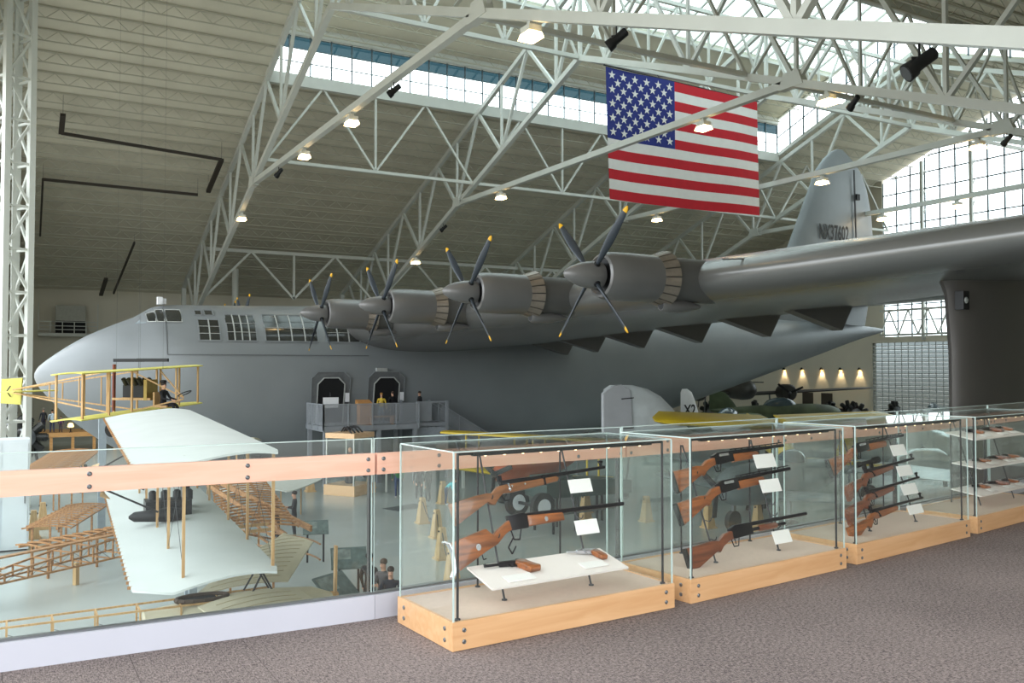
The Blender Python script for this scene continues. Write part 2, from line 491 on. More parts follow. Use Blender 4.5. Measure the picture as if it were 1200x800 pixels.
# clerestory windows
TINT = glass_mat('dark_tinted_pane', (0.10, 0.16, 0.18))
def clerestory(name, label, y):
    t = struct(thing(name, label, 'window'))
    m = MB(); m.box(D0, D1, y - .2, y + .2, zo(CY) + .35, zo(CY) + 0.95 + .2); obj('sill_beam', m, WHITE_STEEL, t)
    m = MB(); m.box(D0, D1, y - .25, y + .25, zup(CY) - .55, zup(CY) + .1); obj('header_beam', m, WHITE_STEEL, t)
    zb, zt = zo(CY) + 1.15, zup(CY) - .55
    rows = [zb, zb + (zt - zb) * .34, zb + (zt - zb) * .68, zt]
    n = 32; w = (D1 - D0) / n
    for r in range(3):
        q = MB(); q.box(.02, w - .02, -.012, .012, rows[r] + .02, rows[r + 1] - .02)
        me = q.mesh('pane', TINT if r == 2 else PANE)
        for k in range(n): link('pane', me, t, (D0 + k * w, y, 0))
    q = MB(); q.box(-.045, .045, -.05, .05, zb, zt); me = q.mesh('mullion', MULL)
    for k in range(n + 1): link('mullion', me, t, (D0 + k * w, y, 0))
    for r in rows[1:3]:
        q = MB(); q.box(D0, D1, y - .04, y + .04, r - .03, r + .03); obj('transom', q, MULL, t)
clerestory('window_4', 'clerestory strip window along the far side of the raised roof', CY)
clerestory('window_5', 'clerestory strip window along the near side of the raised roof', CYN)
for n_, x in (('window_6', D0), ('window_7', D1)):
    t = struct(thing(n_, 'sloping glazed strip closing the %s end of the raised roof' % ('nose' if x == D0 else 'tail'), 'window'))
    for s in (1, -1):
        for k in range(9):
            a, b = RY + s * k * 15 / 9, RY + s * (k + 1) * 15 / 9
            q = MB(); q.prism([(a, zroof(a) + .2), (b, zroof(b) + .2), (b, zup(b)), (a, zup(a))], .024, 'yz', (x, 0, 0)); obj('pane', q, PANE, t)
            q = MB(); q.bar((x, b, zroof(b)), (x, b, zup(b)), .12); obj('mullion', q, MULL, t)
        for f in (0, .5, 1):
            q = MB(); q.bar((x, RY, zroof(RY) + f * (zup(RY) - zroof(RY))), (x, RY + s * 15, zroof(CY) + f * (zup(CY) - zroof(CY))), .25 if f != .5 else .08); obj('edge_beam', q, WHITE_STEEL if f != .5 else MULL, t)

# ------------------------------------------------------------------ roof frames
def frame(x, label):
    t = thing('roof_truss', label, 'truss', (x, 0, 0), 0, 'white steel roof trusses')
    def member(name, p, q, w, h=None):
        m = MB(); m.bar((0, p[0], p[1]), (0, q[0], q[1]), w, h, (1, 0, 0)); obj(name, m, WHITE_STEEL, t)
    for s in (1, -1):
        Y = lambda d: RY + s * d
        ymax = 47.0 if s > 0 else 45.5
        member('top_chord', (RY, zo(RY)), (Y(ymax), zo(Y(ymax))), 0.34, 0.30)
        member('lower_chord', (RY, zi(RY)), (Y(ymax), zi(Y(ymax))), 0.36, 0.34)
        On = [6.7 + 7.6 * k for k in range(6)]
        In = [2.9 + 7.6 * k for k in range(6)]
        member('web', (RY, zo(RY)), (Y(In[0]), zi(Y(In[0]))), .2)
        for k in range(6):
            if On[k] < ymax: member('web', (Y(In[k]), zi(Y(In[k]))), (Y(On[k]), zo(Y(On[k]))), .2)
            if k < 5 and In[k + 1] < ymax: member('web', (Y(On[k]), zo(Y(On[k]))), (Y(In[k + 1]), zi(Y(In[k + 1]))), .2)
            member('web', (Y(In[k]), zi(Y(In[k]))), (Y(In[k]), zo(Y(In[k]))), .17)
        member('column', (Y(ymax), GZ), (Y(ymax), zo(Y(ymax))), .5, .4)
        member('column', (Y(ymax - 2.6), GZ), (Y(ymax - 2.6), zi(Y(ymax - 2.6))), .4, .3)
        for z in range(-3, 4, 2): member('column_lacing', (Y(ymax), z), (Y(ymax - 2.6), z + 1.2), .12)
    for yk in (RY - 17.9, RY + 17.9):
        m = MB(); m.prism([(yk - .75, 14.75), (yk + .75, 14.75), (yk + .45, 15.5), (yk - .45, 15.5)], .42, 'yz'); obj('gusset', m, WHITE_STEEL, t)
    member('king_post', (RY, zi(RY)), (RY, zo(RY)), .22)
    member('tie_beam', (RY - 17.9, 15.0), (RY + 17.9, 15.0), 0.36, 0.34)
    return t
frame(FX[0], 'white steel roof truss over the flying boat nose, nearest the lattice tower')
frame(FX[1], 'white steel roof truss whose tie crosses in front of the flag')
frame(FX[2], 'white steel roof truss just behind the right edge of the flag')
frame(FX[3], 'white steel roof truss by the tail fin, nearest the tall gable window')

def bay_truss(y, zb, zt, x0, x1, label, cb=.22, w=.15, n=2, top=True, low=True):
    t = thing('longitudinal_truss', label, 'truss', (x0 + .2, y, 0), 0, 'white trusses running lengthwise under the roof')
    Lx = x1 - x0 - .4
    if low:
        m = MB(); m.bar((0, 0, zb), (Lx, 0, zb), cb); obj('lower_chord', m, WHITE_STEEL, t)
    if top:
        m = MB(); m.bar((0, 0, zt), (Lx, 0, zt), cb); obj('top_chord', m, WHITE_STEEL, t)
    st = Lx / n
    for k in range(n):
        for a, b in (((k * st, zb), ((k + .5) * st, zt)), (((k + .5) * st, zt), ((k + 1) * st, zb))):
            m = MB(); m.bar((a[0], 0, a[1]), (b[0], 0, b[1]), w); obj('web', m, WHITE_STEEL, t)
        if k:
            m = MB(); m.bar((k * st, 0, zb), (k * st, 0, zt), w); obj('web', m, WHITE_STEEL, t)
BAYS = [(FX[0], FX[1], 'over the nose bay'), (FX[1], FX[2], 'in the flag bay'), (FX[2], FX[3], 'in the tail bay'), (FX[3], XR - .5, 'in the bay by the gable window')]
for x0, x1, nm in BAYS:
    for y, nn in ((CY, 'far'), (CYN, 'near')):
        bay_truss(y, zi(CY) + .1, zo(CY) + .5, x0, x1, 'lengthwise white truss under the %s clerestory %s' % (nn, nm), top=False)
    bay_truss(RY, zi(RY), zo(RY), x0, x1, 'lengthwise white truss under the ridge ' + nm, .26, .14, 3)
    bay_truss(84.0, 8.1, 12.4, x0, x1, 'lengthwise white truss near the far eaves ' + nm, .3, .2, low=False)

# ------------------------------------------------------------------ lattice tower at the far left
lt = thing('lattice_tower', 'white steel lattice tower rising at the left edge of the hall', 'tower', (0.02, 45.0, GZ), R(29.6))
H = 28.5; ww = 0.56
for i, j in ((-1, -1), (1, -1), (1, 1), (-1, 1)):
    m = MB(); m.bar((i * ww, j * ww, 0), (i * ww, j * ww, H), .26); obj('leg', m, WHITE_STEEL, lt)
k = 0
while k * 1.9 < H - 2:
    z = k * 1.9
    for (a, b) in (((-1, -1), (1, -1)), ((1, -1), (1, 1)), ((1, 1), (-1, 1)), ((-1, 1), (-1, -1))):
        if k % 2: a, b = b, a
        m = MB(); m.bar((a[0] * ww, a[1] * ww, z), (b[0] * ww, b[1] * ww, z + 1.9), .11); m.bar((a[0] * ww, a[1] * ww, z), (b[0] * ww, b[1] * ww, z), .10)
        obj('lacing', m, WHITE_STEEL, lt)
    k += 1
m = MB(); m.box(-.06 - ww * .3, .06 - ww * .3, -ww, -ww + .1, 2, H); obj('middle_leg', m, WHITE_STEEL, lt)

# ------------------------------------------------------------------ hall lamps hung on the frames
LAMPE = mat('lamp_lens', (255, 226, 170), 0.4, 0, 0.02, 5, emit=16.0, emitc=(255, 214, 150))
def make_lamp():
    t = thing('hall_lamp', 'x', 'lamp')
    m = MB(); m.box(-.25, .25, -.3, .3, -.42, -.2); m.box(-.1, .1, -.1, .1, -.2, 0); obj('housing', m, WHITE_STEEL, t)
    m = MB(); m.loft([[(i * .25, j * .31, -.425) for i, j in ((-1, -1), (1, -1), (1, 1), (-1, 1))], [(i * .3, j * .38, -.62) for i, j in ((-1, -1), (1, -1), (1, 1), (-1, 1))]]); obj('lens', m, LAMPE, t)
    m = MB(); m.bar((0, 0, 0), (0, 0, .2), .06); obj('bracket', m, STEEL, t)
    return t
lamp0 = make_lamp(); first = True
for (x, yv, lab) in ((15.4, 44.0, 'lit hall lamp mid way along the nose truss tie'), (15.4, 52.5, 'lit hall lamp on the far half of the nose truss tie'), (15.4, 69.0, 'lit hall lamp low on the far slope of the nose truss'), (15.4, 25.8, 'long lit hall lamp up on the nearest lower chord, left of the flag'),
        (32.0, 58.0, 'lit hall lamp on the flag truss tie left of the flag'), (32.0, 74.0, 'lit hall lamp low on the flag truss above the propellers'), (32.0, 35.7, 'lit hall lamp shining in front of the flag'),
        (48.6, 60.2, 'lit hall lamp below the bottom edge of the flag'), (48.6, 42.3, 'lit hall lamp in front of the top of the tail fin'), (48.6, 31.0, 'large lit hall lamp above the tall gable window'), (48.6, 27.5, 'upper lit hall lamp beside the right edge lamp'),
        (65.2, 50.3, 'small lit hall lamp just right of the tail fin'), (65.2, 43.4, 'lit hall lamp against the tall gable window panes'), (32.0, 27.5, 'lit hall lamp at the junction right of the flag')):
    z = min(15.0, zi(yv)) - .19
    o = lamp0 if first else copy_tree(lamp0)
    first = False
    o.location = (x, yv, z); tag(o, lab, 'lamp', 'lit hall lamps on the trusses')

# black stage spotlights
def make_spot():
    t = thing('spotlight', 'x', 'spotlight')
    m = MB(); m.bar((0, 0, 0), (0, 0, -.35), .05); m.box(-.2, .2, -.03, .03, -.40, -.33); obj('yoke', m, BLACK, t)
    m = MB(); m.lathe([(-.5, .12), (-.45, .17), (.1, .17), (.16, .22), (.42, .24)], 14, 'x'); b = obj('barrel', m, BLACK, t, 40, (0, 0, -.5), (0, R(35), 0))
    m = MB(); m.lathe([(.424, .2), (.43, .2)], 14, 'x'); obj('lens', m, STEEL, b)
    return t
spot0 = make_spot(); first = True
for (x, y, rz, lab) in ((15.4, 38.2, 2.4, 'black spotlight under the nose truss tie, right of its lamps'), (15.4, 58.3, 2.0, 'small black spotlight at the far end of the nose truss tie'),
        (15.4, 20.9, 2.3, 'black spotlight above the top left corner of the flag'), (32.0, 68.1, 2.2, 'small black spotlight beside the far end of the flag truss'),
        (15.4, 11.0, 2.6, 'big black spotlight at upper right, nearest the camera'), (32.0, 26.1, 1.4, 'black spotlight just above the tail fin top'),
        (48.6, 29.3, 1.4, 'small black spotlight against the tall gable window')):
    z = min(15.0, zi(y)) - .19
    o = spot0 if first else copy_tree(spot0); first = False
    o.location = (x, y, z); o.scale = (.75, .75, .8); o.rotation_euler = (0, 0, rz); tag(o, lab, 'spotlight', 'black spotlights on the trusses')

# ------------------------------------------------------------------ the flying boat
FBY = 52.0
boat = thing('flying_boat', 'giant silver grey flying boat with eight four-bladed propellers', 'aircraft', (30, FBY, GZ))
OFF = Vector((30, FBY, GZ))
def bobj(name, mb, mats, parent=None, smooth=None):
    # parts are written in hall coordinates and moved into the aircraft's frame
    mb.v = [(p[0] - OFF.x, p[1] - OFF.y, p[2] - OFF.z) for p in mb.v]
    return obj(name, mb, mats, parent or boat, smooth)
ST = [(1.20, 1.25, 1.05, .10), (1.32, 1.52, .72, .42), (1.55, 1.78, .38, .78), (1.96, 2.13, -.10, 1.2), (2.7, 2.68, -.95, 1.8), (3.55, 3.22, -1.7, 2.3), (5.0, 3.92, -2.7, 2.9), (5.9, 4.30, -3.05, 3.15),
      (7.0, 4.92, -3.4, 3.4), (8.0, 5.02, -3.65, 3.6), (10, 5.06, -3.95, 3.8), (16.5, 5.24, -4.1, 3.85), (24, 5.6, -4.15, 3.85), (31, 5.6, -3.9, 3.8), (38, 5.6, -2.6, 3.6),
      (48.7, 5.5, 0.0, 2.75), (55, 5.42, 1.65, 1.95), (60, 5.32, 2.95, 1.25), (64, 5.18, 4.0, .7), (66.4, 5.05, 4.5, .35), (67.3, 4.92, 4.72, .08)]
def st_at(x):
    x = min(max(x, ST[0][0]), ST[-1][0])
    n = len(ST)
    for i in range(n - 1):
        if ST[i][0] <= x <= ST[i + 1][0]: break
    p0, p1, p2, p3 = ST[max(i - 1, 0)], ST[i], ST[i + 1], ST[min(i + 2, n - 1)]
    h = p2[0] - p1[0]; t = (x - p1[0]) / h
    out = []
    for c in (1, 2, 3):
        d = (p2[c] - p1[c]) / h
        dm = (p1[c] - p0[c]) / (p1[0] - p0[0]) if p1 is not p0 else d
        dp = (p3[c] - p2[c]) / (p3[0] - p2[0]) if p3 is not p2 else d
        a = 0 if dm * d <= 0 else 2 * dm * d / (dm + d)
        b = 0 if dp * d <= 0 else 2 * dp * d / (dp + d)
        out.append((2 * t**3 - 3 * t**2 + 1) * p1[c] + (t**3 - 2 * t**2 + t) * h * a + (-2 * t**3 + 3 * t**2) * p2[c] + (t**3 - t**2) * h * b)
    return out
NU, NL = 2.5, 2.3
def side_y(x, z, side=-1, off=0.0):
    zt, zb, w = st_at(x); zc = zb + .56 * (zt - zb)
    if z >= zc: k, n = (z - zc) / (zt - zc), NU
    else: k, n = (zc - z) / (zc - zb), NL
    k = min(k, .9995)
    return FBY + side * (w * (1 - k**n) ** (1 / n) + off)
def ring(x, n=56):
    zt, zb, w = st_at(x); zc = zb + .56 * (zt - zb); out = []
    for k in range(n):
        t = 2 * PI * k / n; c, s = math.cos(t), math.sin(t)
        e = NU if s >= 0 else NL
        yy_ = math.copysign(abs(c) ** (2 / e), c) * w
        z_ = math.copysign(abs(s) ** (2 / e), s) * ((zt - zc) if s >= 0 else (zc - zb))
        out.append((x, FBY + yy_, zc + z_))
    return out
xs = [1.2, 1.25, 1.32, 1.42, 1.55, 1.75, 1.96, 2.3, 2.7, 3.1, 3.55, 4.2, 5, 5.5, 5.9, 6.3, 6.7, 7, 7.5, 8, 9, 10] + [10 + k * 1.5 for k in range(1, 37)] + [65, 66, 66.7, 67.1, 67.3]
m = MB(); m.loft([ring(x) for x in xs]); hull = bobj('hull', m, SILVER, None, 60)

def patch(x0, x1, z0, z1, side=-1, off=.02, nx=6, nz=6, taper=0.0):
    m = MB(); vs = []
    for j in range(nz + 1):
        z = z0 + (z1 - z0) * j / nz
        for i in range(nx + 1):
            x = x0 + (x1 - x0) * i / nx
            vs.append((x, side_y(x, z, side, off), z))
    fs = [(j * (nx + 1) + i, j * (nx + 1) + i + 1, (j + 1) * (nx + 1) + i + 1, (j + 1) * (nx + 1) + i) for j in range(nz) for i in range(nx)]
    n0 = len(vs)
    vs2 = [(a, b - side * .05, c) for a, b, c in vs]
    m.add(vs + vs2, fs + [tuple(n0 + q for q in f) for f in fs])
    return m
def strip(pts, w=.06, off=.035, side=-1):
    m = MB()
    for (x0, z0), (x1, z1) in zip(pts[:-1], pts[1:]):
        m.bar((x0, side_y(x0, z0, side, off), z0), (x1, side_y(x1, z1, side, off), z1), w, .05, (0, 1, 0))
    return m
CABGLASS = mat('dark_cabin_glass', (46, 48, 46), 0.12, 0, 0.5, .9, spec=.8)
MULLW = mat('pale_window_bar', (176, 178, 176), 0.5, 0.2)
def cabin_window(x0, x1, z0, z1, nv, nh, slant=0.0):
    w = bobj('cabin_window', patch(x0, x1, z0, z1), CABGLASS, None, 60)
    for k in range(1, nv):
        x = x0 + (x1 - x0) * k / nv
        bobj('window_bar', strip([(x, z0 + (z1 - z0) * j / 6) for j in range(7)], .06), MULLW, w)
    for k in range(1, nh):
        z = z0 + (z1 - z0) * k / nh
        bobj('window_bar', strip([(x0 + (x1 - x0) * j / 6, z) for j in range(7)], .03), MULLW, w)
    fr = [(x0, z0), (x1, z0), (x1, (z0 + z1) / 2), (x1, z1), (x0, z1), (x0, (z0 + z1) / 2), (x0, z0)]
    bobj('window_frame', strip(fr, .07), SILVER, w)
HATCHES = [(14.95, 16.45), (18.25, 19.75)]
WINS = [(8.72, 9.80, 3.0, 4.15, 2, 3), (10.15, 11.7, 3.0, 4.45, 4, 3), (12.15, 15.05, 3.0, 4.5, 4, 2), (15.55, 17.5, 3.0, 4.1, 3, 2), (8.65, 9.02, 4.38, 4.66, 1, 1), (9.14, 9.6, 4.38, 4.68, 1, 1)]
for a in WINS: cabin_window(*a)
# cockpit
m = MB()
for s in (-1, 1):
    pts = []
    for x, z in ((5.75, 3.85), (6.25, 3.9), (6.75, 4.75), (6.65, 4.76)):
        pts.append((x, side_y(x, min(z, st_at(x)[0] - .04), s, .03), min(z, st_at(x)[0] - .04)))
    m.add(pts, [(0, 1, 2, 3)])
bobj('windscreen', m, mat('pale_windscreen', (150, 160, 166), .1, 0, .1, 1, spec=.8))
for x0, x1 in ((6.35, 6.72), (6.78, 7.12), (7.22, 7.95)):
    w = bobj('cockpit_window', patch(x0, x1, 3.98, 4.66 if x0 > 6.7 else 4.5, nx=3, nz=4), CABGLASS, None, 60)
    bobj('window_frame', strip([(x0, 3.98), (x1, 3.98), (x1, 4.66 if x0 > 6.7 else 4.56), (x0, 4.66 if x0 > 6.7 else 4.44), (x0, 3.98)], .04), MULLW, w)
m = MB(); m.box(6.9, 7.15, FBY - 1.6, FBY - 1.3, 4.95, 5.35); m.box(7.0, 7.4, FBY - 1.2, FBY - .6, 5.0, 5.3); bobj('roof_fitting', m, WHITE)
# faint panel seams
SEAM = mat('seam_grey', (98, 101, 104), .5, .2)
bobj('panel_seam', strip([(7.16, z) for z in (2.25, 2.8, 3.4, 3.9, 4.4, 4.75)], .04, .012), SEAM)
bobj('panel_seam', strip([(7.16 + k * .9, 2.25) for k in range(0, 13)], .04, .012), SEAM)
# two entry hatches
for x0, x1 in HATCHES:
    zb, zt = -1.5, .98
    c = .35
    def octo(e, off):
        a, b = x0 - e, x1 + e; t = zt + e
        return [(x, side_y(x, z, -1, off), z) for x, z in ((a, zb), (b, zb), (b, t - c), (b - c, t), (a + c, t), (a, t - c))]
    m = MB(); m.loft([octo(.34, .0), octo(.34, .12)], True, False, True); h = bobj('entry_hatch', m, mat('hatch_surround', (104, 106, 108), .5, .2))
    m = MB(); m.loft([octo(0, .10), octo(0, .15)], True, False, True); bobj('doorway', m, DARK, h)  # flat near-black plate, painted as the shade inside the open hatch
    o3 = octo(.36, .14); m = MB()
    for p, q in zip(o3[1:], o3[2:] + o3[:1]): m.bar(p, q, .05)
    bobj('hatch_rim', m, SILVER, h)
    o3 = octo(.02, .17); m = MB()
    for p, q in zip(o3[1:], o3[2:] + o3[:1]): m.bar(p, q, .06)
    bobj('hatch_rim', m, MULLW, h)
    m = MB(); m.box(x1 + .06, x1 + .3, side_y(x1, 0, -1, .18), side_y(x1, 0, -1, .16), -.35, .15); bobj('notice', m, WHITE, h)
m = MB(); m.box(HATCHES[1][0] + .1, HATCHES[1][0] + .75, side_y(13, 1.6, -1, .25), side_y(13, 1.6, -1, 0), 1.35, 1.55); bobj('hatch_lamp', m, MULLW)

# wing
def wing_sec(s, side, n=28):
    ch = 15.7 - (15.7 - 6.2) * s / 48.9
    le = 16.5 + .095 * s; z0 = 3.8 + .022 * s; tr = .205 - .045 * s / 48.9
    if s > 44.5:
        k = math.sqrt(max(0.02, 1 - ((s - 44.5) / 4.5) ** 2)); mid = le + ch * .42; ch *= k; le = mid - ch * .42; tr *= (0.6 + .4 * k)
    pts = []
    for k in range(2 * n):
        if k < n: u = 1 - .5 * (1 - math.cos(PI * k / n)); up = 1
        else: u = .5 * (1 - math.cos(PI * (k - n) / n)); up = -1
        yt = 5 * tr * (.2969 * math.sqrt(u) - .126 * u - .3516 * u * u + .2843 * u**3 - .1015 * u**4)
        cb = .022 * 4 * u * (1 - u)
        pts.append((le + u * ch, FBY + side * s, z0 + ch * (cb + up * yt) - ch * .035 * u))
    return pts
for side, nm in ((-1, 'wing'), (1, 'wing')):
    m = MB(); m.loft([wing_sec(s, side) for s in [2.5, 5, 9, 14, 19, 24, 29, 34, 39, 43, 44.5, 45.5, 46.5, 47.3, 48, 48.5, 48.85]])
    w = bobj(nm, m, SILVER2, None, 40)
    if side < 0:
        PW = w
        for yf in (43.7, 38.6, 33.4, 28.4, 24.2, 47.6):
            s = FBY - yf; te = 32.2 - .103 * s; z = 3.8 + .022 * s - (15.7 - .194 * s) * .035
            q = MB(); q.prism([(te - 3.7, z - .25), (te - .1, z + .02), (te - .75, z - 1.0)], .5, 'xz', (0, yf, 0)); bobj('flap_fairing', q, mat('fairing_grey', (100, 98, 97), .5, .2, .05, .6), w)
        m = MB(); m.bar((19.0, 20.4, 4.9), (21.6, 20.4, 5.1), .04); bobj('wing_seam', m, SEAM, w)
# engines
ENG = [(15.69, 22.63, 4.45), (14.74, 29.27, 4.37), (14.24, 36.69, 4.30), (13.64, 43.59, 4.31)]
BLADE_D = mat('blade_slate', (52, 58, 66), .4, .2, .08, 4)
COWLM = mat('brushed_cowl_paint', (122, 120, 120), .36, .35, .05, 1)
FLAPM = mat('heat_stained_cowl_flap', (136, 126, 116), .4, .6, .2, 3)
m = MB(); fl = []
a0, a1 = -R(8.6), R(8.6)
vs = []
for x, r in ((0, .76), (.5, .93)):
    for a in (a0, 0, a1): vs.append((x, r * math.sin(a), r * math.cos(a)))
vs += [(x, y * .96, z * .96) for x, y, z in vs]
m.add(vs, [(0, 1, 4, 3), (1, 2, 5, 4), (6, 9, 10, 7), (7, 10, 11, 8), (0, 3, 9, 6), (2, 8, 11, 5), (3, 4, 10, 9), (4, 5, 11, 10), (0, 6, 7, 1), (1, 7, 8, 2)])
FLAPME = m.mesh('cowl_flap', FLAPM)
# blade: built along +Z from hub, twisted
def blade_rings(z0, z1, n):
    rs = []
    for i in range(n + 1):
        z = z0 + (z1 - z0) * i / n; t = z / 2.62
        w = .10 + .17 * math.sin(min(1, max(0, (t - .1) / .5)) * PI / 2) ** 1.3
        if t > .6: w *= max(.18, 1 - 1.55 * (t - .6) ** 1.3)
        if t > .93: w *= math.sqrt(max(.08, 1 - ((t - .93) / .072) ** 2))
        th = .13 * (1 - .8 * t) + .012
        tw = -R(62 - 40 * t)
        r_ = []
        for k in range(10):
            a = 2 * PI * k / 10; c, s_ = math.cos(a) * w / 2 * 1.0, math.sin(a) * th / 2
            r_.append((c * math.sin(tw) * 1 + s_ * math.cos(tw), c * math.cos(tw) - s_ * math.sin(tw), z))
        rs.append(r_)
    return rs
m = MB(); m.loft(blade_rings(.25, 2.42, 16)); BLME = m.mesh('blade', BLADE_D, 50)
m = MB(); m.loft(blade_rings(2.42, 2.62, 4)); BTME = m.mesh('blade_tip', YELLOW, 50)
def engine(x, y, z, detail=True):
    s = abs(FBY - y)
    m = MB(); m.lathe([(x + .5, .60), (x + 2.7, .73), (x + 3.4, .74), (x + 5.2, .72), (x + 7.0, .5), (x + 8.6, .15)], 28, 'x', (0, y, z)); nac = bobj('engine_nacelle', m, mat('matt_nacelle_grey', (96, 95, 94), .6, .1, .06, .6), None, 40)
    m = MB(); m.lathe([(x + .42, .52), (x + .30, .60), (x + .34, .68), (x + .55, .75), (x + 1.2, .77), (x + 2.35, .76)], 32, 'x', (0, y, z), False); bobj('cowling', m, COWLM, nac, 40)
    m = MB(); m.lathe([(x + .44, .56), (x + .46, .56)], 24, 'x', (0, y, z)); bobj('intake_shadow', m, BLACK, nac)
    if detail:
        for k in range(18):
            link('cowl_flap', FLAPME, nac, (x + 2.33 - OFF.x, y - OFF.y, z - OFF.z), (R(k * 20), 0, 0))
        m = MB(); m.lathe([(x + 2.6, .16), (x + 2.7, .22), (x + 3.4, .22), (x + 4.2, .08)], 12, 'x', (0, y - .15, z - .86)); bobj('oil_cooler_scoop', m, COWLM, nac, 40)
        m = MB(); m.lathe([(x + 2.59, .13), (x + 2.61, .17)], 12, 'x', (0, y - .15, z - .86)); bobj('scoop_mouth', m, BLACK, nac)
    m = MB(); m.lathe([(x - 1.02, .03), (x - .95, .13), (x - .75, .25), (x - .45, .36), (x - .1, .42), (x + .18, .43), (x + .30, .41)], 24, 'x', (0, y, z)); pr = bobj('propeller', m, COWLM, None, 40)
    for k in range(4):
        a = R(45 + 90 * k)
        link('blade', BLME, pr, (x - OFF.x, y - OFF.y, z - OFF.z), (a, 0, 0)); link('blade_tip', BTME, pr, (x - OFF.x, y - OFF.y, z - OFF.z), (a, 0, 0))
        q = Matrix.Rotation(a, 3, 'X') @ Vector((0, 0, 1))
        m = MB(); m.tube((x, y + q.y * .3, z + q.z * .3), (x, y + q.y * .46, z + q.z * .46), .13, .10, 10); bobj('blade_socket', m, BLACK, pr)
for e in ENG: engine(*e)
for (x, y, z) in ENG: engine(x, 2 * FBY - y, z + .15 + .006 * (FBY - y), False)
# fin, rudder, stabilisers
def surf_loft(secs, axis, th=.11, n=12):
    # secs: (span coord, le x, te x); axis 'z' (fin) or 'y' (stabiliser)
    rings = []
    for sp, le, te, fix in secs:
        c = te - le; r_ = []
        for k in range(2 * n):
            if k < n: u = 1 - .5 * (1 - math.cos(PI * k / n)); up = 1
            else: u = .5 * (1 - math.cos(PI * (k - n) / n)); up = -1
            yt = up * c * 5 * th * (.2969 * math.sqrt(u) - .126 * u - .3516 * u * u + .2843 * u**3 - .1015 * u**4)
            r_.append((le + u * c, fix + yt, sp) if axis == 'z' else (le + u * c, sp, fix + yt))
        rings.append(r_)
    return MB().loft(rings)
FIN = [(5.0, 50.4, 64.9), (7, 52.6, 65.4), (9, 54.1, 65.8), (11, 55.3, 66.1), (13, 56.3, 66.1), (15, 57.3, 65.9), (17, 58.3, 65.4), (18.3, 59.0, 64.8), (19.2, 59.8, 64.0), (19.9, 60.7, 63.0), (20.3, 61.6, 62.3)]
m = surf_loft([(z, a, b, FBY) for z, a, b in FIN], 'z', .10); fin = bobj('tail_fin', m, SILVER, None, 40)
for s in (-1, 1):
    m = MB(); m.bar((63.4, FBY + s * .52, 8), (63.3, FBY + s * .36, 18.6), .10); bobj('rudder_hinge_line', m, DARKGREY, fin)
    m = MB(); m.box(63.4, 63.8, FBY + s * .3, FBY + s * .55, 16.0, 16.5); bobj('hinge_block', m, BLACK, fin)
    m = surf_loft([(FBY + s * a, b, c, 7.0) for a, b, c in ((0, 57, 66), (6, 58, 65.6), (12, 59.2, 64.9), (15.5, 60.2, 64.2), (17, 61.4, 63.2))], 'y', .10); bobj('stabiliser', m, SILVER2, None, 40)
def text_mesh(name, s, size, m, bold=0.0, width=None, align='LEFT'):
    cu = bpy.data.curves.new(name, 'FONT'); cu.body = s; cu.size = size; cu.extrude = .004; cu.offset = bold; cu.align_x = align
    cu.resolution_u = 2
    o = bpy.data.objects.new(name, cu); COL.objects.link(o)
    bpy.context.view_layer.update()
    me = bpy.data.meshes.new_from_object(o.evaluated_get(bpy.context.evaluated_depsgraph_get()))
    bpy.data.objects.remove(o); bpy.data.curves.remove(cu)
    me.name = name; me.materials.clear(); me.materials.append(m)
    if width:
        xs_ = [v.co.x for v in me.vertices]; k = width / (max(xs_) - min(xs_)); x0 = min(xs_)
        for v in me.vertices: v.co.x = (v.co.x - x0) * k
    return me
tm = text_mesh('registration_letters', 'NX37602', 1.75, mat('registration_black', (40, 40, 42), .6), .04, 3.6)
o = link('registration_letters', tm, fin, (58.7 - OFF.x, FBY - .57 - OFF.y, 12.35 - OFF.z), (R(90), 0, 0))
o['label'] = 'black registration NX37602 on the fin'
# wing float with its pylon
FLY = 15.2
def psec(z, le, ch): 
    n = 10; r_ = []
    for k in range(2 * n):
        if k < n: u = 1 - .5 * (1 - math.cos(PI * k / n)); up = 1
        else: u = .5 * (1 - math.cos(PI * (k - n) / n)); up = -1
        yt = up * ch * 5 * .2 * (.2969 * math.sqrt(u) - .126 * u - .3516 * u * u + .2843 * u**3 - .1015 * u**4)
        r_.append((le + u * ch, FLY + yt, z))
    return r_
m = MB(); m.loft([psec(4.25, 22.0, 4.4), psec(3.6, 22.35, 3.9), psec(2, 22.5, 3.75), psec(-2.0, 22.5, 3.75)]); py = bobj('float_pylon', m, PYLON, None, 40)
m = MB(); m.box(22.3, 22.55, FLY - .5, FLY - .25, 3.15, 3.65); bobj('mooring_lamp', m, BLACK, py)
m = MB(); m.lathe([(FLY - .53, .05), (FLY - .5, .09)], 10, 'y', (22.42, 0, 3.4)); bobj('lamp_lens', m, MULLW, py)
m = MB(); rings = []
for x, w, zt, zb in ((18.6, .1, -2.6, -2.9), (19.4, .6, -2.1, -3.5), (21, .95, -1.7, -4.1), (24, 1.05, -1.6, -4.3), (27, .9, -1.8, -4.0), (29.5, .5, -2.2, -3.2), (30.6, .1, -2.5, -2.8)):
    zc = (zt * .6 + zb * .4); rings.append([(x, FLY + w * math.cos(2 * PI * k / 16), zc + ((zt - zc) if math.sin(2 * PI * k / 16) >= 0 else (zc - zb)) * math.sin(2 * PI * k / 16)) for k in range(16)])
m.loft(rings); bobj('wing_float', m, SILVER, None, 50)
# cradles under the hull
for x in (12, 20, 28, 34):
    zb = st_at(x)[1]
    m = MB(); m.prism([(FBY - 3, GZ), (FBY + 3, GZ), (FBY + 1.8, zb + 1.5), (FBY - 1.8, zb + 1.5)], .5, 'yz', (x, 0, 0)); bobj('cradle', m, DARKGREY)

